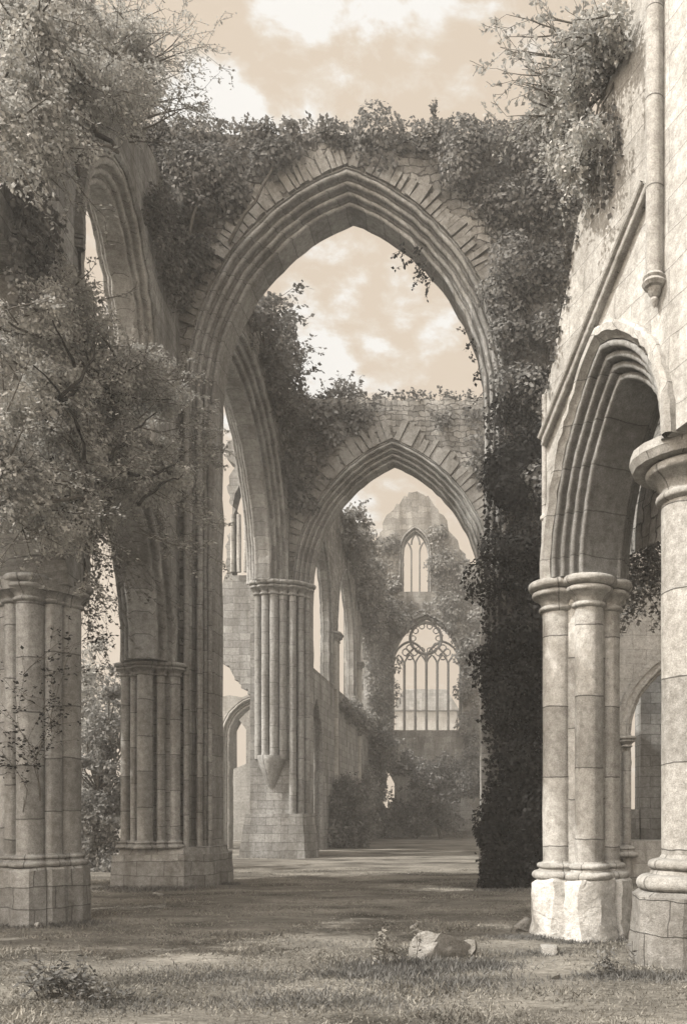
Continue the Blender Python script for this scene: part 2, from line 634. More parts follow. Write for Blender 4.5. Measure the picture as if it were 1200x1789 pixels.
# ------------------------------------------------------------------ architecture parts
def ring_profile(r, z, h, out):
    """a moulded capital, bottom to top: necking roll, bell, two rolls of the abacus."""
    p = [(r, z)]
    def roll(zc, rr, base):
        for q in range(7):
            a = -PI / 2 + PI * q / 6
            p.append((base + rr * math.cos(a), zc + rr * math.sin(a)))
    roll(z + h * .10, h * .08, r + out * .08)
    for q in range(6):
        t = q / 5
        p.append((r + out * (.05 + .5 * t ** 2), z + h * (.2 + .26 * t)))
    roll(z + h * .56, h * .10, r + out * .55)
    p.append((r + out * .50, z + h * .68))
    roll(z + h * .83, h * .15, r + out * .72)
    p.append((r + out * .3, z + h * 1.0)); p.append((0.01, z + h * 1.0))
    return p


def base_profile(r, z, h, out):
    """a moulded base, bottom to top."""
    p = [(0.01, z), (r + out * .8, z)]
    def roll(zc, rr, base):
        for q in range(7):
            a = -PI / 2 + PI * q / 6
            p.append((base + rr * math.cos(a), zc + rr * math.sin(a)))
    roll(z + h * .22, h * .22, r + out * .75)
    p.append((r + out * .5, z + h * .46)); p.append((r + out * .45, z + h * .56))
    roll(z + h * .72, h * .14, r + out * .38)
    p.append((r + out * .1, z + h * .9)); p.append((r, z + h))
    return p


def octagon(c, r, rot=PI / 8, n=8):
    return [(c[0] + r * math.cos(rot + 2 * PI * k / n), c[1] + r * math.sin(rot + 2 * PI * k / n)) for k in range(n)]


def pillar(t, shafts, core, z_pl, z_base, z_cap, cap_h, mats, plinth_out=.16, cap_out=.16, rough=.012, pl_rough=.03):
    """shafts: (x, y, r); parts hung on the thing t: shafts, core, capital, base, plinth."""
    ms, mm, mp = mats
    def col(c, r, name, seg):
        mb = MB()
        n = max(6, int((z_cap - z_base) / .35))
        mb.lathe(c, [(r, z_base - .02 + (z_cap + .02 - z_base) * k / n) for k in range(n + 1)], seg)
        return mb.build(name, ms, t, rough * .5)
    mb = MB(); n = 12
    mb.prism(octagon(core, core[2]), z_pl, z_cap + cap_h * .6, 1, n, False)
    core_o = mb.build('core', ms, t, rough * .6)
    so_ = [col(s, s[2], 'shaft', 22) for s in shafts]
    allc = list(shafts) + [core]
    for s, sp in zip(shafts, so_):
        mb = MB(); mb.lathe(s, ring_profile(s[2], z_cap, cap_h, cap_out + s[2] * .25), 30); mb.build('capital', mm, sp, rough)
        mb = MB(); mb.lathe(s, base_profile(s[2], z_pl, z_base - z_pl, plinth_out * .8), 30); mb.build('base', mm, sp, rough)
        mb = MB()
        mb.prism(octagon(s, s[2] + plinth_out * 1.15), -.1, z_pl - .04, .97, 6)
        mb.prism(octagon(s, (s[2] + plinth_out * 1.15) * .97), z_pl - .04, z_pl + .004, .9, 1)
        mb.build('plinth', mp, sp, pl_rough, 2.2)
    mb = MB(); mb.prism(octagon(core, core[2] + plinth_out), -.1, z_pl - .02, 1, 4); mb.build('plinth', mp, core_o, pl_rough)
    mb = MB(); mb.prism(octagon(core, core[2] + cap_out * .7), z_cap + cap_h * .45, z_cap + cap_h * .97, 1.05, 2); mb.build('capital', mm, core_o, rough)


def voussoirs(fr, A, off0, ln, wid, t0, t1, proud, name, mat, parent, seed=3, skip=.06):
    rr = random.Random(seed)
    pts = arch_curve(A[:6] + (None, None), off0)
    acc = [0]
    for i in range(1, len(pts)): acc.append(acc[-1] + math.hypot(pts[i][0] - pts[i - 1][0], pts[i][1] - pts[i - 1][1]))
    tot = acc[-1]
    mb = MB()
    x = tot * t0
    while x < tot * t1:
        w = rr.uniform(*wid)
        i = max(k for k in range(len(acc)) if acc[k] <= x); i = min(i, len(pts) - 2)
        tt = (x - acc[i]) / max(1e-6, acc[i + 1] - acc[i])
        p = (pts[i][0] + (pts[i + 1][0] - pts[i][0]) * tt, pts[i][1] + (pts[i + 1][1] - pts[i][1]) * tt)
        dx, dz = pts[i + 1][0] - pts[i][0], pts[i + 1][1] - pts[i][1]
        l = math.hypot(dx, dz); dx, dz = dx / l, dz / l
        nx, nz = -dz, dx
        lean = rr.uniform(-.10, .10)
        nx, nz = nx + dx * lean, nz + dz * lean
        h = rr.uniform(*ln)
        if rr.random() > skip:
            g = w * .46
            a = rr.uniform(.75, 1.0)
            quad = [(p[0] - dx * g, p[1] - dz * g), (p[0] + dx * g, p[1] + dz * g),
                    (p[0] + dx * g * a + nx * h, p[1] + dz * g * a + nz * h), (p[0] - dx * g * a + nx * h * rr.uniform(.85, 1), p[1] - dz * g * a + nz * h * rr.uniform(.85, 1))]
            mb.wall(fr, quad, (), -rr.uniform(proud * .3, proud), .12)
        x += w
    return mb.build(name, mat, parent, .012, 3)


exec_parts = []
# ================================================================== GROUND
def make_ground():
    mb = MB()
    xs = [-400, -120, -50, -25, -16] + [x * .5 for x in range(-24, 17)] + [12, 20, 40, 120, 400]
    ys = [-40, -10, 0, 3] + [5 + .5 * k for k in range(61)] + [38, 42, 50, 62, 80, 120, 200, 450]
    P, U = [], []
    for y in ys:
        row = []
        for x in xs:
            z = 0.0
            if 2 < y < 40 and abs(x) < 14:
                z = noise.noise(Vector((x * .45, y * .45, 3))) * .05 + noise.noise(Vector((x * 1.3, y * 1.3, 9))) * .02
            row.append((x, y, z))
        P.append(row); U.append([(p[0], p[1]) for p in row])
    mb.grid(P, U)
    o = mb.build('ground', M_turf)
    tag(o, 'worn dry turf covering the abbey floor', 'ground', None, 'structure')


def gz(x, y):
    if 2 < y < 40 and abs(x) < 14:
        return noise.noise(Vector((x * .45, y * .45, 3))) * .05 + noise.noise(Vector((x * 1.3, y * 1.3, 9))) * .02
    return 0.0


make_ground()


def make_grass():
    n = 150000
    Y = 6.5 + (rng.random(n) ** 1.7) * 22
    hw = Y * .62 + 1
    X = -Y * .56 + rng.random(n) * (Y * .56 + Y * .27)
    # patchy: keep more where a slow noise is high
    keep = np.array([noise.noise(Vector((x * .7, y * 1.1, 5))) + .30 * noise.noise(Vector((x * 3, y * 3, 1))) > random.uniform(-.55, .35) for x, y in zip(X, Y)])
    X, Y = X[keep], Y[keep]
    n = len(X)
    P = np.stack([X, Y, np.array([gz(x, y) for x, y in zip(X, Y)]) - .008], axis=1)
    tall = np.array([max(0.0, noise.noise(Vector((x * .9, y * 1.2, 15)))) for x, y in zip(X, Y)])
    T = np.stack([rng.normal(size=n) * .75, rng.normal(size=n) * .75, np.full(n, .75)], axis=1)
    T = nrm(T)
    Nn = nrm(np.cross(T, rng.normal(size=(n, 3))))
    s = ((.035 + .065 * tall) * rng.uniform(.6, 1.5, size=n))[:, None]
    B = np.cross(Nn, T)
    w = .007 + s * .05
    V = np.empty((n, 3, 3))
    V[:, 0] = P - B * w; V[:, 1] = P + B * w; V[:, 2] = P + T * s
    me = bpy.data.meshes.new('grass')
    me.vertices.add(n * 3); me.loops.add(n * 3); me.polygons.add(n)
    me.vertices.foreach_set('co', V.reshape(-1).astype(np.float32))
    me.loops.foreach_set('vertex_index', np.arange(n * 3, dtype=np.int32))
    me.polygons.foreach_set('loop_start', np.arange(0, n * 3, 3, dtype=np.int32))
    me.polygons.foreach_set('loop_total', np.full(n, 3, dtype=np.int32))
    me.update(calc_edges=True)
    tag(link('grass', me, M_grass), 'short dry grass growing over the abbey floor', 'grass', None, 'stuff')


make_grass()

# ================================================================== FRAMES
FA = Frame((0, 21.8), (1, 0))                  # near crossing wall
FB = Frame((0, 36.0), (1, 0))                  # far crossing wall
FE = Frame((0, 66.0), (1, 0))                  # end wall
uL = Vector((-.70, 6.6, 0)).normalized()
FL = Frame((-7.1 + .64, 14.6 + .07), (uL.x, uL.y))          # nave wall on the left, its visible face
PR = Vector((1.55, 13.25, 0)); NRP = Vector((2.56, 10.75, 0))
uR = (NRP - PR).normalized()
nR = Vector((uR.y, -uR.x, 0))                  # into the wall, away from the nave
FR = Frame((PR.x - uR.y * -.0, PR.y), (uR.x, uR.y))
if FR.n.x < 0: FR.n = -FR.n
FR.o = FR.o - FR.n * .62

# ================================================================== NEAR CROSSING ARCH
AA = (-6.55, 12.0, .225, 12.0, -3.17, 17.0, .9, 6.0)
t = thing('crossing_arch', 'tall moulded arch of the near crossing, ivied wall above', 'arch', (-3.17, 22.6, 12))
W1, T1 = .56, 1.8
mb = MB(); mb.sweep(FA, AA, orders(W1, T1, 4, .055, .22)); mb.build('arch_moulding', M_mould, t, .014)
ex = arch_curve(AA, W1 - .02)
top = ragged((2.75, 18.35), (-8.7, 18.5), 44, .10, 4)
outl = [(-8.7, .9)] + ex + [(2.75, 6.0)] + top + [(-8.7, 18.5)]
outl = [(-8.7, .9)] + [p for p in ex] + [(2.75, 6.0)] + top
mb = MB(); mb.wall(FA, outl, (), .03, T1 - .03); mb.build('wall', M_rubble, t, .006)
voussoirs(FA, AA, W1 + .02, (.36, .64), (.10, .20), .12, .88, .10, 'voussoir_ring', M_slab, t)

# left pier of the near crossing with the arcade respond on its front
t = thing('crossing_pier', 'massive clustered pier where the arcade meets the tall near arch', 'pier', (-7.6, 21.7, 0))
mb = MB()
mb.prism([(-8.72, 21.25), (-6.95, 21.25), (-6.42, 21.75), (-6.34, 22.3), (-6.34, 23.2), (-6.5, 23.9), (-8.72, 23.9)], -.1, .78, .985, 4)
mb.prism([(-8.6, 21.36), (-7.0, 21.36), (-6.5, 21.82), (-6.44, 22.3), (-6.44, 23.2), (-6.6, 23.8), (-8.6, 23.8)], .78, .95, .95, 2)
mb.build('plinth', M_ashlar, t, .035, 1.8)
mb = MB(); mb.prism([(-8.5, 21.55), (-7.3, 21.45), (-7.3, 21.9), (-8.5, 21.9)], .9, 5.3, 1, 10, False); mb.build('core', M_ashlar, t, .015)
resp = [(-8.42, 21.50, .13), (-8.17, 21.36, .10), (-7.86, 21.20, .185), (-7.53, 21.34, .10), (-7.24, 21.48, .12)]
for (x, y, r) in resp:
    mb = MB(); mb.lathe((x, y), [(r, .95 + 4.2 * k / 12) for k in range(13)], 20); sp = mb.build('shaft', M_shaft, t, .006)
    mb = MB(); mb.lathe((x, y), base_profile(r, .93, .22, .09), 24); mb.build('base', M_mould, sp, .01)
    mb = MB(); mb.lathe((x, y), ring_profile(r, 5.05, .34, .13 + r * .2), 26); mb.build('capital', M_mould, sp, .01)
# shafts running up the splayed face without a capital
for (x, y, r) in [(-7.02, 21.62, .07), (-6.78, 21.9, .075), (-6.62, 22.2, .06)]:
    mb = MB(); mb.lathe((x, y), [(r, .9 + 11 * k / 24) for k in range(25)], 14); mb.build('shaft', M_shaft, t, .008)

# right pier, under ivy
t = thing('crossing_pier', 'pier of the near crossing buried under dark ivy', 'pier', (1.2, 22.6, 0))
mb = MB(); mb.prism([(.12, 21.9), (2.7, 21.9), (2.7, 23.6), (.23, 23.6)], 1.3, 6.1, 1, 8); mb.build('shaft', M_ashlar, t, .02)
mb = MB(); mb.prism([(.05, 21.55), (2.75, 21.55), (2.75, 23.8), (.06, 23.8)], -.1, 1.15, .99, 4)
mb.prism([(.06, 21.57), (2.74, 21.57), (2.74, 23.79), (.07, 23.79)], 1.15, 1.7, .9, 2); mb.build('plinth', M_ashlar, t, .03)

# ================================================================== LEFT NAVE WALL
t = thing('arcade_wall', 'nave wall with arcade arch and tall window, half hidden by shrubs', 'wall', (-7.3, 17, 5))
AL = (.80, 5.40, 6.15, 5.40, 3.5, 9.0, None, None)
T2 = 1.26; W2 = .72
mb = MB(); mb.sweep(FL, AL, orders(W2, T2, 3, .07)); mb.build('arch_moulding', M_mould, t, .014)
# clerestory window
sw0, zt = FL.hit(150, 480); sw1, _ = FL.hit(268, 480)
AW = (.3, 11.1, 4.1, 11.1, 2.15, 13.45, 9.6, 9.6)
holew = arch_curve(AW, .43)
exl = arch_curve(AL, W2 - .02)
AL2 = (-5.2, 5.35, -.95, 5.35, -3.0, 9.0, None, None)
outl = [(-3.2, 9.38)] + ragged((-2.4, 9.2), (-.75, 5.5), 4, .05, 2) + [(-.55, 5.41)] + exl + [(7.2, 5.41), (7.2, 9.38)]
mb = MB(); mb.wall(FL, outl, (), .03, T2 - .03); mb.build('wall', M_ashlar, t, .006)
outl = [(-3.2, 9.385), (7.2, 9.385), (7.2, 15.6)] + ragged((7.2, 16.4), (-3.2, 14.6), 20, .12, 6)
mb = MB(); mb.wall(FL, outl, [holew], .03, .77); mb.build('wall', M_ashlar, t, .006)
mb = MB(); mb.sweep(FL, AW, orders(.46, .8, 3, .05, .10, .03)); wf = mb.build('window_jamb', M_palemould, t, .01)  # paler stone colour stands in for sun on the far jamb
mb = MB(); mb.sweep(FL, AW[:6] + (10.9, 10.9), [(.48, .04), (.48, -.06), (.54, -.11), (.62, -.10), (.64, .04)]); mb.build('hood_moulding', M_mould, wf, .015)

# near left pillar
c0 = Vector((-7.12, 14.6, 0))
t = thing('clustered_pillar', 'thick clustered arcade pillar under the overhanging shrub, with twigs on it', 'pillar', c0)
sh = []
for k in range(8):
    a = math.radians(-90 + 45 * k) + .1
    r = .21 if k % 2 == 0 else .14
    sh.append((c0.x + .42 * math.cos(a), c0.y + .42 * math.sin(a), r))
pillar(t, sh, (c0.x, c0.y, .47), .93, 1.15, 5.12, .42, (M_shaft, M_mould, M_ashlar), .11, .12)
mb = MB(); mb.prism(octagon(c0, .70, PI / 16, 16), 5.30, 5.44, 1.06, 2); mb.build('abacus', M_mould, t, .012)

# ================================================================== RIGHT ARCADE
t = thing('arcade_wall', 'pale sunlit wall with steep roof crease above a deep arch', 'wall', (1.9, 12, 6))
sA, zA = FR.hit(1062, 590)
AR = (.62, 5.15, 2.74, 6.07, sA - .20, zA - .40, None, None)
T3, W3 = 1.24, .39
mb = MB(); mb.sweep(FR, AR, orders(W3, T3, 4, .042, .24), .002); am = mb.build('arch_moulding', M_archshade, t, .01)
exr = arch_curve(AR, W3 - .015)
le = [FR.hit(*p) for p in [(948, 1042), (948, 690), (962, 640), (975, 560), (992, 480), (1004, 400), (1022, 320), (1035, 250), (1052, 170), (1078, 80), (1092, 20), (1100, -60)]]
lep = []
for i in range(len(le) - 1):
    lep += ragged(le[i], le[i + 1], 4, .03, 20 + i)
lep.append(le[-1])
sR_end = 4.6
outl = lep + [(sR_end, le[-1][1] + .3), (sR_end, .0), (3.75, .0), (3.75, 6.09)] + exr[::-1]
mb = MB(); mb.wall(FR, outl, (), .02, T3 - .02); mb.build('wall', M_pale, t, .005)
# hood moulding round the arch
hood = [(W3 - .02, .05), (W3 - .02, -.01), (W3 + .02, -.05), (W3 + .05, -.10), (W3 + .13, -.10), (W3 + .17, -.05), (W3 + .17, .05)]
mb = MB(); mb.sweep(FR, AR, hood); mb.build('hood_moulding', M_palemould, am, .01)
# roof crease
a = FR.hit(951, 772); b = FR.hit(1133, 325)
def bar(fr, a, b, w, d0, d1):
    dx, dz = b[0] - a[0], b[1] - a[1]; l = math.hypot(dx, dz); nx, nz = -dz / l * w / 2, dx / l * w / 2
    return [(a[0] + nx, a[1] + nz), (b[0] + nx, b[1] + nz), (b[0] - nx, b[1] - nz), (a[0] - nx, a[1] - nz)]
def rollbar(mb, fr, a, b, r, d):
    n = 14
    mb.tube([fr.w(a[0] + (b[0] - a[0]) * k / n, a[1] + (b[1] - a[1]) * k / n, d) for k in range(n + 1)], [r] * (n + 1), 10)
mb = MB(); mb.wall(FR, bar(FR, a, b, .19, 0, 0), (), -.045, .1)
dx, dz = b[0] - a[0], b[1] - a[1]; l = math.hypot(dx, dz); nx, nz = -dz / l, dx / l
rollbar(mb, FR, (a[0] + nx * .085, a[1] + nz * .085), (b[0] + nx * .085, b[1] + nz * .085), .042, -.05)
rollbar(mb, FR, (a[0] - nx * .085, a[1] - nz * .085), (b[0] - nx * .085, b[1] - nz * .085), .035, -.05)
mb.build('roof_crease', M_palemould, t, .006)
# roll shaft on the broken end
s0, z1 = FR.hit(950, 690); _, z0 = FR.hit(950, 1040)
p = FR.w(s0, 0, .02)
mb = MB(); mb.lathe((p.x, p.y), [(.05, z0 + (z1 - z0) * k / 12) for k in range(13)], 12)
zr = FR.hit(950, 905)[1]
mb.lathe((p.x, p.y), [(.05, zr - .05), (.075, zr - .02), (.075, zr + .02), (.05, zr + .05)], 12); mb.build('end_roll', M_paleshaft, t, .006)
# vaulting shaft on a corbel
s0, zc = FR.hit(1150, 500)
p = FR.w(s0, 0, -.05)
mb = MB(); mb.lathe((p.x, p.y), [(.105, zc + .1 + k * .5) for k in range(16)], 18); wsh = mb.build('wall_shaft', M_paleshaft, t, .006)
mb = MB(); mb.lathe((p.x, p.y), [(.004, zc - .26), (.03, zc - .22), (.045, zc - .17), (.035, zc - .14), (.07, zc - .10), (.085, zc - .04), (.12, zc - .03), (.145, zc + .01), (.12, zc + .05), (.135, zc + .08), (.105, zc + .12)], 18); mb.build('corbel', M_palemould, wsh, .006)

# right pier
t = thing('clustered_pillar', 'sunlit clustered pillar with ringed capital and broken white plinth', 'pillar', PR)
sh = [(PR.x - .33, PR.y - .10, .245), (PR.x + .07, PR.y - .42, .205), (PR.x + .40, PR.y - .16, .15), (PR.x + .36, PR.y + .28, .2), (PR.x - .12, PR.y + .42, .2)]
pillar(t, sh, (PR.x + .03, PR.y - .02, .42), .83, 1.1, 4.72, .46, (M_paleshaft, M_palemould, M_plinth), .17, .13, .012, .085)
# near right pillar
t = thing('clustered_pillar', 'nearest round pillar with big ringed capital and ribbed plinth at the picture edge', 'pillar', NRP)
sh = [(NRP.x + .04, NRP.y - .05, .38), (NRP.x + .55, NRP.y + .25, .3), (NRP.x + .2, NRP.y + .6, .25)]
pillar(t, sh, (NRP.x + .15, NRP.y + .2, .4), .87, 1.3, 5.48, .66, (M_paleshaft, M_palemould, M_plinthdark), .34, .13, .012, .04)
mb = MB(); mb.prism(octagon((NRP.x + .1, NRP.y + .05), .76, PI / 20, 20), 5.93, 6.02, 1.05, 1); mb.prism(octagon((NRP.x + .1, NRP.y + .05), .80, PI / 20, 20), 6.02, 6.13, .98, 1); mb.build('abacus', M_palemould, t, .012)

# aisle beyond the right arch
t = thing('aisle_vault', 'dark remnant of ribbed aisle vault behind the sunlit arch', 'vault', (3.4, 12.5, 7))
FV = Frame((1.9, 14.05), (1, 0))
AV = (.25, 5.2, 3.6, 5.2, 1.95, 8.3, None, None)
mb = MB(); mb.sweep(FV, AV, orders(.42, .75, 2, .06, .1)); mb.build('transverse_rib', M_mould, t, .012)
exv = arch_curve(AV, .40)
mb = MB(); mb.wall(FV, [(-.2, 5.2)] + exv + [(4.2, 5.2), (4.2, 9.2), (-.2, 9.2)], (), .02, .73); mb.build('wall', M_rubble, t, .02)
P, U = [], []
for y in [10.2 + .48 * k for k in range(9)]:
    c = arch_curve(AV, .1, 14, 14)
    P.append([(2.05 + p[0] + (14.04 - y) * .42, y, p[1] + .55) for p in c]); U.append([(p[0] + p[1], y) for p in c])
mb = MB(); mb.grid(P, U); mb.build('web', M_rubble, t, .015)

t = thing('aisle_wall', 'pale aisle wall with round-headed window glimpsed past the sunlit pillar', 'wall', (5, 25, 3))
FG = Frame((0, 25.0), (1, 0))
s0, zs = FG.hit(1100, 1285); s1, zt = FG.hit(1175, 1190)
AG = (s0 + .05, zs, s1 + .9, zs, (s0 + s1 + .95) / 2, zt + .35, 1.0, 1.0)
mb = MB(); mb.wall(FG, [(3.2, -.1), (9.5, -.1), (9.5, 9.5)] + ragged((9.5, 9.8), (3.4, 8.6), 10, .12, 8) + [(3.2, 8.2)], [arch_curve(AG, .16)], 0, 1.2); mb.build('wall', M_pale, t, .02)
mb = MB(); mb.sweep(FG, AG, orders(.18, 1.2, 2, .05, .3)); jm = mb.build('window_jamb', M_palemould, t, .01)
mb = MB(); mb.sweep(FG, AG[:6] + (None, None), [(.3, .03), (.3, -.08), (.46, -.08), (.46, .03)]); mb.build('hood_moulding', M_palemould, jm, .01)
mb = MB(); mb.prism([(5.15, 28), (9.5, 28), (9.5, 29), (5.15, 29)], -.1, 6.5, 1, 6); mb.prism([(4.0, 27.8), (5.1, 27.8), (5.1, 29), (4.0, 29)], -.1, 1.9, .96, 2); mb.build('buttress', M_ashlar, t, .01)
sc_ = FG.hit(1094, 1400)[0]
mb = MB(); mb.lathe((sc_, 24.9), [(.12, -.1 + .4 * k) for k in range(10)], 14); sp = mb.build('shaft', M_paleshaft, t)
mb = MB(); mb.lathe((sc_, 24.9), ring_profile(.12, zs - .35, .32, .14), 18); mb.build('capital', M_palemould, sp)
mb = MB(); mb.lathe((sc_, 24.9), base_profile(.12, .55, .35, .16), 18); mb.build('base', M_palemould, sp)

# ================================================================== FAR CROSSING ARCH AND ITS PIERS
FBm = 36.9
AB = (-6.8, 10.9, .16, 10.9, -3.4, 16.2, .9, .0)
t = thing('crossing_arch', 'second crossing arch, smaller in the distance, wall top bare and level', 'arch', (-3.4, 36.9, 12))
mb = MB(); mb.sweep(FB, AB, orders(.62, 1.8, 4, .055)); mb.build('arch_moulding', M_mould, t, .012)
exb = arch_curve(AB, .60)
outl = [(-8.9, .9), ] + exb + [(3.0, 0)] + ragged((3.0, 18.5), (-8.9, 18.5), 50, .09, 9)
mb = MB(); mb.wall(FB, outl, (), .03, 1.77); mb.build('wall', M_rubble, t, .006)
voussoirs(FB, AB, .64, (.55, .95), (.22, .36), .10, .9, .10, 'voussoir_ring', M_slab, t, 5)

t = thing('crossing_pier', 'distant crossing pier with corbelled shafts and sloping plinth', 'pier', (-7.9, 35.8, 0))
mb = MB(); mb.prism([(-9.3, 34.9), (-6.7, 34.9), (-6.42, 35.4), (-6.42, 36.6), (-9.3, 37.9)], -.1, 1.75, .86, 4); mb.build('plinth', M_ashlar, t, .05)
mb = MB(); mb.prism([(-8.95, 35.35), (-7.25, 35.35), (-7.0, 35.9), (-7.0, 37.7), (-8.95, 37.7)], 1.6, 10.9, 1, 14); mb.build('core', M_ashlar, t, .03)
for (x, y, r, zb) in [(-8.62, 35.32, .14, 3.9), (-8.30, 35.16, .16, 3.9), (-7.95, 35.14, .18, 3.9), (-7.62, 35.22, .16, 3.9), (-7.25, 35.28, .14, 1.7), (-6.98, 35.5, .13, 1.7), (-6.78, 35.8, .11, 1.7)]:
    mb = MB(); mb.lathe((x, y), [(r, zb + (10.7 - zb) * k / 20) for k in range(21)], 14); sp = mb.build('shaft', M_shaft, t, .01)
    mb = MB(); mb.lathe((x, y), ring_profile(r, 10.35, .6, .22), 20); mb.build('capital', M_mould, sp, .012)
mb = MB(); mb.lathe((-8.1, 35.5), [(.02, 2.5), (.2, 2.8), (.42, 3.4), (.62, 3.9), (.6, 4.05), (.05, 4.1)], 18); mb.build('corbel', M_mould, t, .03)

# left arch of the crossing, opening into the transept
FT = Frame((-7.5, 29.4), (0, 1))
t = thing('crossing_arch', 'dark arch opening sideways out of the crossing, shrubs on top', 'arch', (-8.2, 29.4, 12))
AT = (-5.2, 10.9, 5.35, 10.9, 0.0, 16.5, None, None)
mb = MB(); mb.sweep(FT, AT, orders(.95, 1.6, 4, .075)); mb.build('arch_moulding', M_mould, t, .012)
ext = arch_curve(AT, .93)
mb = MB(); mb.wall(FT, [(-6.6, 10.9)] + ext + [(6.8, 10.9)] + ragged((6.8, 18.6), (-6.6, 18.6), 20, .15, 12), (), .03, 1.57); mb.build('wall', M_rubble, t, .006)

# transept beyond: ruined wall seen through it
FX = Frame((0, 40.0), (1, 0))
t = thing('transept_wall', 'ruined sunlit transept wall with broken window and gaping breach', 'wall', (-10.5, 40, 6))
pts = [(462, 1500), (462, 760), (440, 740), (430, 720), (418, 735), (408, 765), (398, 770), (396, 800), (412, 815), (400, 832), (398, 860), (402, 880), (412, 890), (405, 930), (397, 935), (396, 960), (398, 1000), (388, 1025), (384, 1040), (383, 1150), (392, 1160), (402, 1170), (410, 1185), (418, 1195), (428, 1205), (440, 1212), (446, 1250), (448, 1500)]
wh = [FX.hit(*p) for p in [(406, 1005), (406, 885), (411, 862), (419, 845), (427, 862), (431, 885), (431, 1005)]]
mb = MB(); mb.wall(FX, [q_ for i_ in range(len(pts)) for q_ in ragged(FX.hit(*pts[i_]), FX.hit(*pts[(i_ + 1) % len(pts)]), 3, .10, 60 + i_)], [wh], 0, .8); mb.build('wall', M_ashlar, t, .012)
mb = MB()
for q in (407, 418, 430):
    s0, zz0 = FX.hit(q, 1000); _, zz1 = FX.hit(q, 900)
    mb.lathe((s0, 39.95), [(.10, zz0 + (zz1 - zz0) * k / 5) for k in range(6)], 10)
mb.build('window_shaft', M_paleshaft, t, .02)
FX2 = Frame((0, 44.0), (1, 0))
t = thing('transept_wall', 'low pale ruin with round arch and window, seen past the near pier', 'wall', (-12, 44, 3))
s0, zs = FX2.hit(398, 1290); s1, _ = FX2.hit(476, 1290); _, za = FX2.hit(437, 1232)
AX = (s0, zs, s1, zs, (s0 + s1) / 2, za, 0, 0)
mb = MB(); mb.sweep(FX2, AX, orders(.5, 1.2, 2, .06)); mb.build('arch_moulding', M_pale, t, .015)
FX3 = Frame((0, 47.0), (1, 0))
s0, z0_ = FX3.hit(398, 1360); s1, z1_ = FX3.hit(440, 1262)
hw = [FX3.hit(405, 1345), FX3.hit(405, 1275), FX3.hit(416, 1255), FX3.hit(430, 1275), FX3.hit(430, 1335)]
mb = MB(); mb.wall(FX3, [FX3.hit(*p) for p in [(340, 1470), (340, 1225), (400, 1215), (448, 1222), (470, 1240), (470, 1470)]], [hw], 0, 1); mb.build('wall', M_pale, t, .012)

# ================================================================== FAR NAVE
FN = Frame((-7.4, 0), (0, 1))
t = thing('arcade_wall', 'long shaded nave wall with tall broken openings running to the end gable', 'wall', (-8, 50, 8))
holes = [arch_curve((39.6, 4.6, 43.0, 4.6, 41.3, 7.2, .0, .0), 0)]
low = [(37.9, -.1), (66, -.1), (66, 8.2)] + ragged((66, 8.2), (37.9, 8.2), 20, .06, 3)
mb = MB(); mb.wall(FN, low, holes, 0, 1.5); mb.build('lower_wall', M_ashlar, t, .006)
mb = MB(); mb.sweep(FN, (39.9, 4.6, 42.7, 4.6, 41.3, 6.9, 0, 0), orders(.34, 1.5, 2, .06, proud=.02)); mb.build('arch_moulding', M_mould, t, .01)
ups = []
for (y0, y1, zb, zs, za) in [(38.7, 45.7, 8.4, 11.2, 15.4), (47.8, 54.8, 8.4, 11.0, 15.6), (57, 63.5, 8.4, 10.8, 14.6)]:
    ups.append((y0, zs, y1, zs, (y0 + y1) / 2, za, zb, zb))
upo = [(37.9, 8.21), (66, 8.21), (66, 16.5)] + ragged((66, 16.8), (58, 17.6), 6, .3, 2) + ragged((58, 17.6), (50, 18.6), 6, .3, 3) + ragged((50, 18.6), (37.9, 18.9), 8, .2, 4)
mb = MB(); mb.wall(FN, upo, [arch_curve(a_, .3) for a_ in ups], .02, .58); mb.build('upper_wall', M_rubble, t, .006)
for a_ in ups:
    mb = MB(); mb.sweep(FN, a_, orders(.32, .6, 2, .06, .08, .02)); mb.build('window_jamb', M_mould, t, .01)
for y in (46.75, 55.9):
    for dy in (-.35, 0, .35):
        mb = MB(); z0 = 3.0 if dy == 0 else 8.2
        mb.lathe((-7.36, y + dy), [(.15, z0 + (11.1 - z0) * k / 10) for k in range(11)], 10); sp = mb.build('shaft', M_paleshaft, t, .01)
        mb = MB(); mb.lathe((-7.36, y + dy), ring_profile(.15, 10.7, .5, .2), 16); mb.build('capital', M_mould, sp, .02)

# end wall with gable, traceried window
t = thing('gable_wall', 'distant ivied end gable with large traceried window', 'wall', (-3.8, 66.6, 0))
g = [(600, 1475), (870, 1475), (870, 1010), (820, 985), (800, 945), (782, 915), (765, 890), (748, 866), (728, 858), (706, 866), (688, 890), (668, 915), (655, 945), (640, 960), (600, 985)]
gp = [FE.hit(*p) for p in g]
gl = gp[:2]
for i in range(2, len(gp)): gl += ragged(gp[i - 1], gp[i], 4, .18, 40 + i)[1:] + [gp[i]]
def PXW(fr, l): return [fr.hit(*p) for p in l]
s0, zs = FE.hit(686, 1160); s1, _ = FE.hit(802, 1160); sa_, za = FE.hit(744, 1078); _, zb = FE.hit(744, 1276)
AE = (s0, zs, s1, zs, sa_, za, zb, zb)
k0, ks = FE.hit(703, 962); k1, _ = FE.hit(747, 962); ka, kz = FE.hit(725, 926); _, kb = FE.hit(725, 1034)
AK = (k0, ks, k1, ks, ka, kz, kb, kb)
d0_ = PXW(FE, [(658, 1412), (658, 1368), (666, 1352), (672, 1344), (680, 1352), (689, 1370), (689, 1412)])
mb = MB(); mb.wall(FE, gl, [arch_curve(AE, .3), arch_curve(AK, .25), d0_], 0, 1.3); mb.build('wall', M_farstone, t, .012)
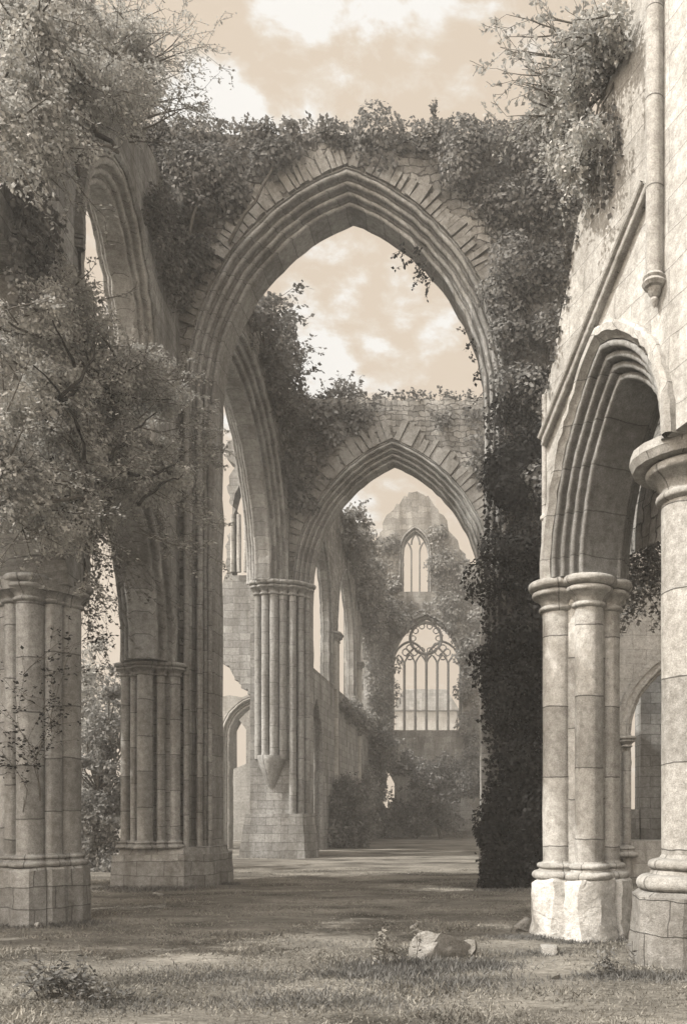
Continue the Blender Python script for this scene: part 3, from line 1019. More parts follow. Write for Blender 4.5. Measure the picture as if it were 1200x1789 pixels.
mb = MB(); mb.sweep(FE, AE, orders(.35, 1.3, 2, .08, .2, .03)); jw1 = mb.build('window_jamb', M_mould, t, .01)
mb = MB(); mb.sweep(FE, AK, orders(.3, 1.3, 2, .07, .2, .03)); jw2 = mb.build('window_jamb', M_mould, t, .01)
dm = .55
def ring3(mb, fr, c, R, r, d, n=26, a0=0, a1=2 * PI):
    pts = [fr.w(c[0] + R * math.cos(a0 + (a1 - a0) * k / n), c[1] + R * math.sin(a0 + (a1 - a0) * k / n), d) for k in range(n + 1)]
    mb.tube(pts, [r] * len(pts), 6)
mb = MB()
nm = 6
wS = (s1 - s0)
for k in range(1, nm):
    x = s0 + wS * k / nm
    mb.wall(FE, [(x - .09, zb), (x + .09, zb), (x + .09, zs + .25), (x - .09, zs + .25)], (), dm - .12, dm + .12)
for k in range(nm):
    x0, x1 = s0 + wS * k / nm, s0 + wS * (k + 1) / nm
    c = arch_curve((x0, zs - .1, x1, zs - .1, (x0 + x1) / 2, zs + .75, None, None), 0, 4, 8)
    mb.tube([FE.w(p[0], p[1], dm) for p in c], [.07] * len(c), 6)
for k in range(2):
    x0, x1 = s0 + wS * k / 2, s0 + wS * (k + 1) / 2
    c = arch_curve((x0, zs + .2, x1, zs + .2, (x0 + x1) / 2, zs + 1.75, None, None), 0, 4, 10)
    mb.tube([FE.w(p[0], p[1], dm) for p in c], [.09] * len(c), 6)
    cc = ((x0 + x1) / 2, zs + .95)
    for q in range(4):
        ring3(mb, FE, (cc[0] + .3 * math.cos(q * PI / 2), cc[1] + .3 * math.sin(q * PI / 2)), .26, .05, dm, 12)
rc = FE.hit(743, 1113); Rr = 1.16
ring3(mb, FE, rc, Rr, .12, dm, 36)
for q in range(10):
    a = q * PI / 5
    ring3(mb, FE, (rc[0] + (Rr - .22) * math.cos(a), rc[1] + (Rr - .22) * math.sin(a)), .2, .045, dm, 10)
mb.build('tracery', M_mould, jw1, .008)
mb = MB()
x = ka
kw = k1 - k0
for q in (1, 2):
    x = k0 + kw * q / 3
    mb.wall(FE, [(x - .06, kb), (x + .06, kb), (x + .06, ks + .2), (x - .06, ks + .2)], (), dm - .1, dm + .1)
for q in range(3):
    x0, x1 = k0 + kw * q / 3, k0 + kw * (q + 1) / 3
    zz = ks + (.6 if q == 1 else 0)
    c = arch_curve((x0, zz, x1, zz, (x0 + x1) / 2, zz + .8, None, None), 0, 4, 8)
    mb.tube([FE.w(p[0], p[1], dm) for p in c], [.07] * len(c), 6)
mb.build('tracery', M_mould, jw2, .008)
ad = PXW(FE, [(790, 1452), (790, 1415), (796, 1405), (808, 1394), (820, 1405), (827, 1415), (827, 1452)])
mb = MB(); mb.wall(FE, ad, (), -.35, .02); mb.build('door_surround', M_ashlar, t, .05)

# house on the hillside seen through the traceried window
FH = Frame((0, 110.0), (1, 0))
t = thing('house', 'plain gabled building seen through the far traceried window', 'house', (-6, 112, 0))
hp = PXW(FH, [(688, 1420), (688, 1245), (706, 1207), (778, 1207), (800, 1245), (800, 1420)])
mb = MB(); mb.wall(FH, PXW(FH, [(690, 1420), (690, 1243), (798, 1243), (798, 1420)]), (), 0, 8); mb.build('wall', M_pale, t)
mb = MB(); mb.wall(FH, PXW(FH, [(685, 1242), (706, 1205), (780, 1205), (803, 1242)]), (), -.4, 8.4); mb.build('roof', M_ashlar, t)

# ================================================================== STONES
def rock(label, px, py, w, h, depth=None, seed=0, mat=None, cat='stone'):
    p = ground_at(px, py)
    k = p.y / FPX
    a, c = w * k / 2, h * k
    b = depth or a * .75
    import bmesh
    bm = bmesh.new(); bmesh.ops.create_icosphere(bm, subdivisions=4, radius=1)
    rr = random.Random(seed)
    # cut flat facets so it reads as a broken block
    pl = [(Vector((rr.gauss(0, 1), rr.gauss(0, 1), rr.gauss(0, .8))).normalized(), rr.uniform(.36, .62)) for _ in range(10)]
    for v in bm.verts:
        q = v.co.copy()
        for n_, d_ in pl:
            e = q.dot(n_) - d_
            if e > 0: q -= n_ * e * 1.0
        q += noise.noise_vector(q * 2.2 + Vector((seed, 0, 0))) * .03 + noise.noise_vector(q * 7 + Vector((seed, 0, 0))) * .025
        v.co = Vector((q.x * a * 1.38, q.y * b * 1.38, (q.z + .26) * c * 1.0))
    me = bpy.data.meshes.new('stone'); bm.to_mesh(me); bm.free()
    uvl = me.uv_layers.new(name='UVMap')
    me.shade_smooth(); me.set_sharp_from_angle(angle=math.radians(24))
    o = link('stone', me, mat or M_block)
    o.location = (p.x, p.y + b * .6, gz(p.x, p.y))
    o.rotation_euler.z = rr.uniform(-.3, .3)
    tag(o, label, cat)
    return o


rock('large pale boulder lying in the foreground grass', 766, 1676, 84, 42, None, 1)
rock('small stone touching the large pale boulder', 820, 1672, 34, 22, None, 2)
rock('rounded fallen stone leaning on the broken white plinth', 985, 1636, 62, 34, .2, 3, M_pale)
rock('grey stone lying in the grass beside the broken plinth', 912, 1630, 34, 22, None, 4)
rock('flat stone alone on the turf in front of the sunlit pillar', 962, 1668, 48, 20, None, 5)
rock('small white chip of stone near the ribbed plinth', 974, 1712, 20, 8, None, 6)
rock('small pale stone on the turf before the crossing', 725, 1622, 16, 9, None, 7)
rock('white fragment of stone in the shade below the crossing pier', 277, 1566, 17, 7, None, 8)
rock('pale flat chip lying in the lowest foreground turf', 520, 1714, 16, 7, None, 9)
rock('tiny stone in the grass by the thick pillar', 66, 1622, 14, 7, None, 10)

# ================================================================== IVY AND TREES
# ivy on the near crossing wall
def pxpoly(fr, l, d=0): return [fr.hit(px, py, d) for px, py in l]

t = thing('ivy', 'ivy mantle spilling over the wall to the window side of the tall arch', 'ivy', (-6, 21.5, 15))
L = Leaves()
ivy_on(L, FA, pxpoly(FA, [(215, 262), (640, 252), (628, 256), (560, 256), (500, 282), (450, 322), (415, 360), (385, 420), (355, 500), (300, 520), (262, 450), (250, 330)]), .10, (.28, .62), 1.25, .4)
ivy_on(L, FA, pxpoly(FA, [(215, 224), (640, 224), (640, 256), (215, 266)]), .10, (.12, .24), 1.3, .12, cover=.9)
L.build('foliage', .10, M_ivy, t, .42)
tb = []
for q in [(300, 520, 360, 230), (400, 430, 500, 260), (270, 440, 240, 250), (340, 500, 420, 240)]:
    tb.append(limb(FA.w(*FA.hit(q[0], q[1]), -.12), FA.w(*FA.hit(q[2], q[3]), -.12), .05, .02, .08))
build_tubes(tb, 'stem', t)

t = thing('ivy', 'heavy dark ivy curtain from wall top to ground on the shadowed pier', 'ivy', (1.2, 21.5, 0))
L = Leaves()
ivy_on(L, FA, pxpoly(FA, [(640, 254), (930, 264), (1030, 275), (1022, 340), (1000, 480), (985, 560), (965, 640), (965, 720), (862, 720), (862, 620), (880, 500), (860, 420), (820, 340), (750, 285), (690, 262), (636, 258)]), .10, (.3, .72), 1.3, .5)
ivy_on(L, FA, pxpoly(FA, [(640, 224), (960, 224), (960, 266), (640, 258)]), .10, (.12, .24), 1.3, .12, cover=.9)
L.build('foliage', .10, M_ivy, t, .42)
L = Leaves()
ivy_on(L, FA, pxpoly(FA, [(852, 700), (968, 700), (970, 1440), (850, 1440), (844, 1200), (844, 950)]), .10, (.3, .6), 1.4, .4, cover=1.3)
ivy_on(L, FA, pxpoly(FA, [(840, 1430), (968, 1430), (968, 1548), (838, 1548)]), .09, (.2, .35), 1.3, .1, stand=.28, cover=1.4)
L.build('foliage', .10, M_ivyshade, t, .42)
L = Leaves()
ivy_on(L, FA, pxpoly(FA, [(885, 690), (962, 690), (962, 900), (915, 1010), (885, 930)]), .10, (.25, .5), .45, .55, base=False)
L.build('foliage', .10, M_ivy, t, .42)
tb = []
for q in [(880, 1540, 870, 900), (920, 1540, 930, 800), (900, 1500, 960, 500)]:
    tb.append(limb(FA.w(*FA.hit(q[0], q[1]), -.15), FA.w(*FA.hit(q[2], q[3]), -.15), .07, .03, .03))
build_tubes(tb, 'stem', t, M_darkbark)

t = thing('ivy', 'loose ivy sprays dangling from the underside of the tall arch', 'ivy', (-.5, 22.5, 14))
L = Leaves(); tb = []
for (px, py, n, ln) in [(708, 430, 2, .35), (724, 446, 3, .5), (740, 462, 3, .55), (754, 478, 2, .45), (818, 585, 2, .35), (828, 610, 2, .35), (838, 645, 2, .35), (848, 690, 2, .4)]:
    for _ in range(n):
        a = at(px + random.uniform(-8, 8), py + random.uniform(-8, 6), 22.2)
        spray(a, (random.uniform(-.6, .1), random.uniform(-.5, .3), random.uniform(-1, -.1)), ln * random.uniform(.6, 1.2), tb, L, 1, .04, .01, 1.2)
L.build('foliage', .09, M_ivyshade, t); build_tubes(tb, 'stem', t)

# tufts along the top of the near wall
t = thing('wall_plant', 'fringe of weeds and sprigs along the near wall top', 'weeds', (-3, 22.3, 18.4))
L = Leaves(); tb = []
for k in range(120):
    px = random.uniform(285, 935)
    a = at(px, 222 + random.uniform(-3, 6), random.uniform(21.7, 22.6))
    spray(a, (random.gauss(0, .5), random.gauss(0, .3), 1), random.choice([.1, .15, .2, .25, .5 if (410 < px < 450 or 750 < px < 790) else .2]), tb, L, 1, .03, .006)
L.build('foliage', .09, M_ivy, t); build_tubes(tb, 'stem', t)

# foliage on the left wall top
def frame_clumps(fr, poly, n, rr, dr):
    out = []
    for px, py in sample(poly, n):
        d = random.uniform(*dr)
        s, z = fr.hit(px, py, d)
        out.append((fr.w(s, z, d), random.uniform(*rr)))
    return out

cl = frame_clumps(FL, [(-20, -20), (235, 30), (270, 95), (280, 165), (245, 190), (190, 192), (135, 205), (95, 255), (60, 280), (-20, 285)], 80, (.28, .55), (-.9, .4))
t = tree('ivy_tree', 'bushy tree overhanging the window from the wall top', 'tree', tuple(FL.w(-.4, 13.2, .3)), cl, M_ash, .058, 1.0, .16, None, .32, 2, .8, hub=tuple(FL.w(1.0, 14.4, -.1)))
L = Leaves(); tb = []
for (x0, y0, x1, y1) in [(200, 110, 330, 55), (210, 140, 352, 100), (230, 160, 345, 120), (200, 90, 300, 35), (220, 190, 372, 180), (240, 200, 330, 165), (180, 60, 250, 15), (210, 210, 300, 220), (170, 120, 320, 90)]:
    Y = random.uniform(16.0, 17.5)
    a, b = at(x0, y0, Y), at(x1, y1, Y)
    for _ in range(2):
        spray(a + Vector((random.gauss(0, .1), random.gauss(0, .2), random.gauss(0, .1))), (b - a), (b - a).length * random.uniform(.8, 1.05), tb, L, 2, .05, .022, 0, .25)
L.build('foliage', .06, M_ash, t, .3); build_tubes(tb, 'bough', t)

# ivy creepers on the wall beside the window
t = thing('ivy', 'thin ivy creeping over the bare wall beside the window', 'ivy', tuple(FL.w(-.8, 11, 0)))
L = Leaves()
ivy_on(L, FL, pxpoly(FL, [(10, 330), (70, 330), (90, 400), (70, 520), (10, 540)]), .09, (.12, .25), .8, .05, cover=.55)
ivy_on(L, FL, pxpoly(FL, [(245, 330), (262, 420), (285, 520), (330, 540), (340, 420), (300, 320)]), .11, (.15, .35), 1.0, .15, cover=.8)
L.build('foliage', .09, M_ivy, t)

# big shrub in front of the left wall
FS = Frame((-6.05, 13.0), (.75, 7.5))
cl = frame_clumps(FS, [(-30, 520), (60, 520), (130, 500), (165, 560), (200, 620), (280, 640), (300, 700), (330, 800), (320, 850), (265, 880), (190, 905), (160, 935), (130, 950), (60, 915), (-30, 890)], 125, (.24, .50), (-.5, .6))
t = tree('ash_tree', 'broad leafy shrub reaching across the arcade pillars', 'tree', tuple(FL.w(.3, 6.3, .1)), cl, M_ash, .056, 1.0, .14, None, .30, 2, .7, hub=tuple(FS.w(2.0, 8.6, .2)))
L = Leaves(); tb = []
for (x0, y0, x1, y1) in [(230, 620, 330, 640), (250, 700, 360, 700), (280, 760, 375, 790), (270, 820, 385, 810), (290, 860, 388, 915), (250, 900, 350, 965), (230, 920, 330, 940), (150, 560, 185, 560), (60, 560, 100, 480), (110, 560, 150, 490), (190, 640, 300, 615), (130, 960, 140, 1020), (270, 740, 385, 740)]:
    f = random.uniform(-.4, .3)
    sa, za_ = FS.hit(x0, y0, f); a = FS.w(sa, za_, f)
    b = at(x1, y1, a.y + .4)
    for _ in range(2):
        spray(a + Vector((random.gauss(0, .12), random.gauss(0, .2), random.gauss(0, .12))), (b - a), (b - a).length * random.uniform(.75, 1.05), tb, L, 2, .018, .008, .1, .42, 1.4)
L.build('foliage', .06, M_ash, t, .28); build_tubes(tb, 'bough', t)

tb = []
for (x0, y0, x1, y1) in [(100, 690, 150, 560), (110, 700, 250, 640), (120, 720, 300, 700), (190, 800, 270, 720), (230, 830, 330, 780), (150, 800, 60, 640), (240, 880, 320, 830), (130, 640, 90, 560)]:
    f = -.62
    a = FS.w(*FS.hit(x0, y0, f), f); b = FS.w(*FS.hit(x1, y1, f), f)
    tb.append(limb(a, b, .03, .008, .12))
build_tubes(tb, 'bough', t, M_darkbark)
# creepers on the near left pillar
t = thing('ivy', 'sparse twigs of creeper clinging to the thick pillar', 'ivy', (c0.x, c0.y - .7, 3))
L = Leaves(); tb = []
for (x0, y0, x1, y1) in [(70, 1400, 60, 1180), (40, 1180, 110, 1100), (60, 1330, 95, 1250), (90, 1280, 110, 1120), (40, 1420, 55, 1300)]:
    a, b = at(x0, y0, 13.92), at(x1, y1, 13.92)
    for _ in range(2): spray(a, b - a, (b - a).length, tb, L, 2, .05, .007, 0, .45)
L.build('foliage', .06, M_ivyshade, t); build_tubes(tb, 'stem', t)

# shrub hanging over the right wall
cl = []
for px, py in sample([(985, 30), (1085, 25), (1075, 90), (1050, 170), (1035, 240), (1000, 300), (985, 340), (960, 240), (930, 210), (965, 150), (980, 90)], 34):
    d = random.uniform(-.45, .15); s, z = FR.hit(px, py, d)
    cl.append((FR.w(s, z, d), random.uniform(.16, .36)))
rt = FR.w(*FR.hit(1085, 120), .3)
t = tree('ivy_tree', 'light airy shrub rooted on the broken end of the sunlit wall', 'tree', tuple(rt), cl, M_ash, .062, .9, .06, None, .32, 2, .5)
L = Leaves(); tb = []
for (x0, y0, x1, y1) in [(1000, 60, 880, 42), (1000, 100, 890, 85), (1000, 130, 862, 110), (990, 150, 905, 155), (1000, 40, 930, 30), (980, 200, 870, 190), (1000, 180, 905, 140), (1010, 240, 960, 260), (1010, 280, 1000, 345), (1030, 280, 1030, 380), (1040, 200, 1050, 350)]:
    Y = random.uniform(11.8, 12.6)
    a, b = at(x0, y0, Y), at(x1, y1, Y)
    for _ in range(2): spray(a + Vector((random.gauss(0, .05),) * 3), b - a, (b - a).length * random.uniform(.8, 1.05), tb, L, 2, .045, .015, .1, .25)
L.build('foliage', .065, M_ash, t, .32); build_tubes(tb, 'bough', t)
t = thing('ivy', 'thin trails of ivy hanging down the pale wall below the airy shrub', 'ivy', tuple(FR.w(*FR.hit(1060, 350), 0)))
L = Leaves(); tb = []
for _ in range(30):
    px = random.uniform(1030, 1085); py = random.uniform(180, 330)
    a = FR.w(*FR.hit(px, py), -.05)
    spray(a, (0, 0, -1), random.uniform(.2, .6), tb, L, 0, .035, .006, 1, .15)
for _ in range(40):
    py = random.uniform(330, 700); px = 1012 - (py - 330) * .17 + random.uniform(-6, 8)
    a = FR.w(*FR.hit(px, py), -.04)
    spray(a, (random.uniform(-.3, .5), 0, random.uniform(-1, .3)), random.uniform(.12, .3), tb, L, 1, .03, .006, 1, .3)
L.build('foliage', .07, M_ivy, t); build_tubes(tb, 'stem', t)

# ivy hanging inside the right arch
t = thing('ivy', 'ivy strands hanging inside the aisle behind the sunlit pillar', 'ivy', tuple(at(1115, 950, 15)))
L = Leaves(); tb = []
for _ in range(26):
    a = at(random.uniform(1100, 1150), random.uniform(840, 885), random.uniform(14.3, 14.7))
    spray(a, (random.uniform(-.2, .2), 0, -1), random.uniform(.7, 2.0), tb, L, 1, .04, .006, 1, .25)
L.build('foliage', .075, M_far, t); build_tubes(tb, 'stem', t)

# shrubs on top of the sideways crossing arch
cl = []
for px, py in sample([(432, 540), (470, 500), (500, 560), (515, 640), (520, 700), (510, 780), (500, 850), (490, 760), (470, 650), (440, 590)], 44):
    s, z = FT.hit(px, py, -.1)
    cl.append((FT.w(s, z, -.1), random.uniform(.3, .65)))
t = tree('ivy_tree', 'shrubby growth along the sideways arch, dark against the clouds', 'tree', (-7.6, 31, 17.5), cl, M_ivy, .15, .8, .12, None, .38, 2, 1.1)
# ivy on the far crossing wall
t = thing('ivy', 'ivy over the shaded shoulder of the second crossing arch', 'ivy', (-7, 35.9, 15))
L = Leaves()
ivy_on(L, FB, pxpoly(FB, [(495, 697), (700, 700), (660, 730), (600, 770), (560, 830), (530, 900), (505, 880), (495, 790)]), .2, (.3, .6), .8, .2, cover=.8)
ivy_on(L, FB, pxpoly(FB, [(745, 715), (785, 712), (790, 735), (760, 745)]), .17, (.2, .4), 1, .1, cover=.7)
ivy_on(L, FB, pxpoly(FB, [(815, 720), (850, 710), (850, 860), (832, 850)]), .17, (.2, .4), 1, .1, cover=.6)
L.build('foliage', .19, M_ivy, t)
t = tree('thorn_tree', 'small thorn tree standing on the second wall top', 'tree', tuple(at(595, 705, 36.9)), [(at(597 + dx, 685 + dy, 36.8 + random.uniform(-.4, .4)), .32) for dx, dy in [(-22, 2), (-10, -8), (4, -12), (18, -8), (26, 2), (0, 3), (12, 6), (-16, 10)]], M_ivy, .16, .6, .09, None, .34, 2, .6)
t = thing('wall_plant', 'low weeds along the second wall top in the distance', 'weeds', (-3, 36.8, 18.4))
L = Leaves(); tb = []
for k in range(90):
    a = at(random.uniform(520, 850), 703, random.uniform(36.1, 37))
    spray(a, (random.gauss(0, .5), random.gauss(0, .3), 1), random.uniform(.2, .5), tb, L, 1, .05, .01)
L.build('foliage', .15, M_ivy, t); build_tubes(tb, 'stem', t)

# far nave ivy and shrubs
t = thing('ivy', 'ivy hanging over the distant nave wall beside the gable', 'ivy', (-7.3, 55, 14))
L = Leaves()
ivy_on(L, FN, pxpoly(FN, [(585, 930), (600, 905), (640, 960), (655, 1040), (660, 1180), (655, 1280), (640, 1200), (632, 1080), (615, 990)]), .2, (.5, 1.0), 1.0, .4)
L.build('foliage', .2, M_far, t, .42)
t = thing('ivy', 'ivy creeping over the foot and coping of the distant nave wall', 'ivy', (-7.3, 50, 5))
L = Leaves()
ivy_on(L, FN, [(44, 0), (45, 2.2), (49, 3.4), (53, 2.6), (58, 4.5), (66, 6), (66, 0)], .18, (.4, .8), .9, .35)
ivy_on(L, FN, [(47, 7.6), (52, 8.0), (60, 8.4), (66, 8.4), (66, 6.6), (58, 7.2), (50, 7.2)], .18, (.3, .6), .9, .25)
L.build('foliage', .18, M_far, t, .42)
t = thing('ivy', 'pale ivy clothing the distant gable round its windows', 'ivy', (-3, 65.9, 14))
L = Leaves()
ivy_on(L, FE, pxpoly(FE, [(655, 960), (690, 930), (700, 960), (696, 1030), (660, 1030)]), .2, (.4, .8), .7, .3, cover=.7)
ivy_on(L, FE, pxpoly(FE, [(752, 930), (775, 920), (815, 985), (790, 1040), (756, 1040)]), .2, (.4, .8), .6, .3, cover=.7)
ivy_on(L, FE, pxpoly(FE, [(640, 1010), (690, 1000), (695, 1050), (760, 1050), (752, 980), (800, 960), (840, 1000), (842, 1330), (815, 1320), (806, 1170), (790, 1120), (745, 1075), (705, 1095), (684, 1150), (682, 1300), (640, 1330)]), .2, (.5, 1.1), .9, .3)
L.build('foliage', .2, M_far, t, .42)
def bush(label, polyg, Y, n, rr, leaf=.28, mat=None, rz=0.0, grp=None, dens=.8):
    cl = []
    for px, py in sample(polyg, n):
        cl.append((at(px, py, Y + random.uniform(-1, 1)), random.uniform(*rr)))
    xs = sum(p[0] for p in polyg) / len(polyg)
    base = at(xs, 1420, Y); base.z = rz
    return tree('shrub', label, 'shrub', tuple(base), cl, mat or M_far, leaf, dens, .12, grp, .36, 1, rr[1])
bush('rounded dark shrub at the foot of the shaded nave wall', [(568, 1478), (572, 1400), (590, 1365), (615, 1350), (640, 1385), (648, 1478)], 46, 40, (.35, .7), .15, M_ivy)
bush('dense shrub heaped beneath the traceried window', [(690, 1455), (695, 1350), (700, 1310), (760, 1320), (830, 1300), (842, 1340), (842, 1395), (785, 1400), (780, 1455)], 61, 46, (.6, 1.2), .2, M_ivy)
bush('shrub climbing the corner between nave wall and gable', [(640, 1340), (640, 1250), (660, 1240), (690, 1300), (690, 1345)], 62, 18, (.6, 1.0), .2)
bush('little shrub beside the pale breach in the gable', [(655, 1460), (660, 1420), (690, 1425), (690, 1460)], 62, 6, (.5, .8), .2)
bush('shrub on the distant nave wall top, against pale sky', [(585, 925), (600, 900), (630, 905), (640, 945), (620, 960)], 50, 9, (.4, .8), .2, rz=16.5)
# trees outside, seen through the side arches, then two unseen shade casters
def outer_tree(label, px, Y, h, w, n, mat=None, lo=.2, leaf=.3):
    base = at(px, 1420, Y); base.z = 0
    cl = []
    for _ in range(n):
        z = random.uniform(lo, 1)
        wd = w * math.sin(PI * min(.95, max(.12, (z - lo) / (1 - lo) * .8 + .15)))
        cl.append((base + Vector((random.uniform(-wd, wd), random.uniform(-wd, wd), z * h)), random.uniform(.5, 1.0) * w * .32))
    return tree('leafy_tree', label, 'tree', tuple(base), cl, mat or M_far, leaf, 1.0, .07, None, .34, 1, w * .3, hub=tuple(base + Vector((.1, 0, h * .1))))
bush('feathery shrub seen through the arch beside the thick pillar', [(118, 1545), (120, 1340), (150, 1290), (168, 1190), (195, 1140), (215, 1150), (215, 1545)], 28, 85, (.28, .55), .12, M_far)
bush('paler bush farther off behind the thick pillar', [(90, 1480), (90, 1250), (130, 1150), (165, 1120), (190, 1480)], 42, 60, (.5, .9), .17, M_ash)
outer_tree('tree rising beyond the low transept ruin', 425, 60, 4.2, 2.4, 24, None, .1, .24)
for (x_, y_, h_) in ((-13.8, 12.6, 13.5), (-14.2, 17.6, 14.0)):  # unseen trees, added only to throw shade across the turf
    cl = [(Vector((x_ + random.gauss(0, 1.6), y_ + random.gauss(0, 1.7), random.uniform(.42, 1) * h_)), random.uniform(.8, 1.3)) for _ in range(60)]
    tree('leafy_tree', 'unseen broad tree added outside the arcade to shade the turf', 'tree', (x_, y_, 0), cl, M_far, .36, 1.1, .25, 'added unseen shade trees', .36)
# ivy strands in that arch
t = thing('ivy', 'ivy strands hanging from the arcade arch by the thick pillar', 'ivy', tuple(at(150, 1100, 17)))
L = Leaves(); tb = []
cvl = arch_curve(AL, -.02)
for _ in range(22):
    cp = random.choice([p for p in cvl if 1.3 < p[0] < 3.2])
    spray(FL.w(cp[0], cp[1], random.uniform(.45, .8)), (random.uniform(-.15, .15), 0, -1), random.uniform(1.0, 3.2), tb, L, 1, .05, .007, 1, .22)
L.build('foliage', .075, M_far, t); build_tubes(tb, 'stem', t)

# ground plants
def plant(label, px, py, n, ln, leaf, mat, name='weed', cat='plant', spread=.5, up=1.0):
    p = ground_at(px, py)
    t = thing(name, label, cat, (p.x, p.y, gz(p.x, p.y)))
    L = Leaves(); tb = []
    for _ in range(n):
        a = p + Vector((random.gauss(0, .16), random.gauss(0, .14), 0)); a.z = gz(a.x, a.y) - .01
        spray(a, (random.gauss(0, spread), random.gauss(0, spread), up), ln * random.uniform(.5, 1.2), tb, L, 1, leaf * .5, .006, .3, .3)
    L.build('foliage', leaf, mat, t, .26); build_tubes(tb, 'stem', t)
plant('dark leafy weed sprawling in the corner of the foreground turf', 110, 1742, 34, .34, .075, M_ivy)
plant('low weed beside the dark leafy weed in the foreground', 190, 1750, 18, .18, .06, M_ivy)
plant('upright weed growing at the foot of the thick pillar plinth', 60, 1612, 10, .3, .06, M_ivyshade)
plant('tall thin weed in the dark grass before the large boulder', 668, 1690, 10, .42, .06, M_grass, spread=.3)
plant('weed at the foot of the ribbed plinth', 1062, 1702, 14, .24, .06, M_ivy)


TUF = []
def tuft(label, px, py, n, ln, spread=.2, mat=None, grp=None):
    p = ground_at(px, py)
    X = p.x + rng.normal(size=n) * spread; Y = p.y + rng.normal(size=n) * spread * .6
    P = np.stack([X, Y, np.array([gz(x, y) for x, y in zip(X, Y)]) - .01], axis=1)
    T = nrm(np.stack([rng.normal(size=n) * .6, rng.normal(size=n) * .6, np.full(n, .9)], axis=1))
    Nn = nrm(np.cross(T, rng.normal(size=(n, 3))))
    TUF.append((P, Nn, T * 1.0, np.full(n, ln * .56)))
tuft('dark grass tuft around the large boulder', 700, 1690, 1500, .17, .42)
tuft('dark grass tuft under the small stone by the boulder', 830, 1690, 900, .15, .33)
tuft('straggling grass tuft below the boulder', 770, 1720, 900, .15, .45)
tuft('grass tuft along the foot of the sunlit pillar', 900, 1640, 600, .11, .22)
tuft('grass tuft on the turf between weed and boulder', 400, 1712, 900, .12, .5)
tuft('grass tuft at the bottom edge of the turf', 560, 1745, 900, .13, .45)
tuft('grass tuft against the thick pillar plinth', 110, 1618, 700, .14, .4)
tuft('grass tuft at the base of the crossing pier', 255, 1556, 600, .2, .5)
tuft('grass tuft before the ribbed plinth', 1060, 1710, 500, .13, .22)
tuft('grass tuft round the lone flat stone', 930, 1668, 500, .10, .25)

for (px, py, n, ln, sp) in [(40, 1620, 500, .13, .3), (140, 1612, 350, .12, .15), (210, 1552, 350, .16, .25), (330, 1552, 500, .16, .5), (400, 1546, 300, .16, .2), (940, 1640, 300, .12, .15), (1000, 1645, 400, .12, .2), (1070, 1640, 300, .12, .2), (1100, 1708, 300, .12, .15), (1160, 1712, 400, .12, .25), (880, 1556, 500, .16, .5),
                            (460, 1500, 400, .2, .8), (350, 1640, 250, .1, .5), (600, 1650, 300, .1, .5), (300, 1700, 500, .11, .6), (480, 1750, 500, .12, .4), (700, 1755, 400, .12, .4), (880, 1720, 400, .1, .4), (220, 1760, 500, .12, .3), (640, 1705, 700, .16, .25), (720, 1700, 700, .16, .25)]:
    tuft('', px, py, n, ln, sp)
P_ = np.concatenate([q[0] for q in TUF]); N_ = np.concatenate([q[1] for q in TUF]); T_ = np.concatenate([q[2] for q in TUF]); S_ = np.concatenate([q[3] for q in TUF])
tag(leaves_mesh('grass', P_, N_, S_, M_ivy, None, .07, T=T_), 'darker coarse grass in ragged tufts round the stones and plinths', 'grass', None, 'stuff')

mb = MB()
mb.prism([(-70, -8), (60, -8), (60, 125), (-70, 125)], -1.0, 34.0)
hz, hnt, hout = nodes('haze_air')
pv = N(hnt, 'ShaderNodeVolumePrincipled'); pv.inputs['Color'].default_value = (.95, .935, .91, 1); pv.inputs['Density'].default_value = .0026; pv.inputs['Anisotropy'].default_value = .2
hnt.links.new(pv.outputs[0], hout.inputs['Volume'])
tag(mb.build('haze', hz, None, smooth=False), 'thin pale haze softening the far end of the ruin', 'haze', None, 'stuff')

# ================================================================== SKY, SUN, CAMERA
world = bpy.data.worlds.new('World'); scene.world = world
world.use_nodes = True
nt = world.node_tree; nt.nodes.clear()
L_ = nt.links.new
out = nt.nodes.new('ShaderNodeOutputWorld'); bg = nt.nodes.new('ShaderNodeBackground'); L_(bg.outputs[0], out.inputs[0])
tc = nt.nodes.new('ShaderNodeTexCoord')
n1 = N(nt, 'ShaderNodeTexNoise', Scale=13.0, Detail=12.0, Roughness=.60, Distortion=.15); mpg = N(nt, 'ShaderNodeMapping'); mpg.inputs['Scale'].default_value = (1.0, 1.0, 2.0); L_(tc.outputs['Generated'], mpg.inputs[0]); L_(mpg.outputs[0], n1.inputs['Vector'])
n0 = N(nt, 'ShaderNodeTexNoise', Scale=4.2, Detail=3.0, Roughness=.5); L_(mpg.outputs[0], n0.inputs['Vector'])
acc = None
clouds = [(395, 175, .060, .62), (300, 205, .05, .5), (520, 90, .085, .36), (470, 60, .05, .35), (740, 60, .075, .42), (640, 110, .08, .3), (800, 150, .11, .16), (560, 440, .06, .42), (520, 500, .05, .42), (620, 510, .055, .34),
          (700, 530, .05, .55), (760, 570, .055, .45), (660, 580, .05, .35), (560, 620, .055, .6), (500, 590, .05, .5), (650, 880, .10, .22), (160, 420, .1, .35), (390, 720, .1, .35), (700, 650, .08, .18)]
BROAD = [((-.2, -.45, .88), 1.05, .8), ((-.9, .1, .3), .75, .5), ((.95, .1, .3), .75, .5)]
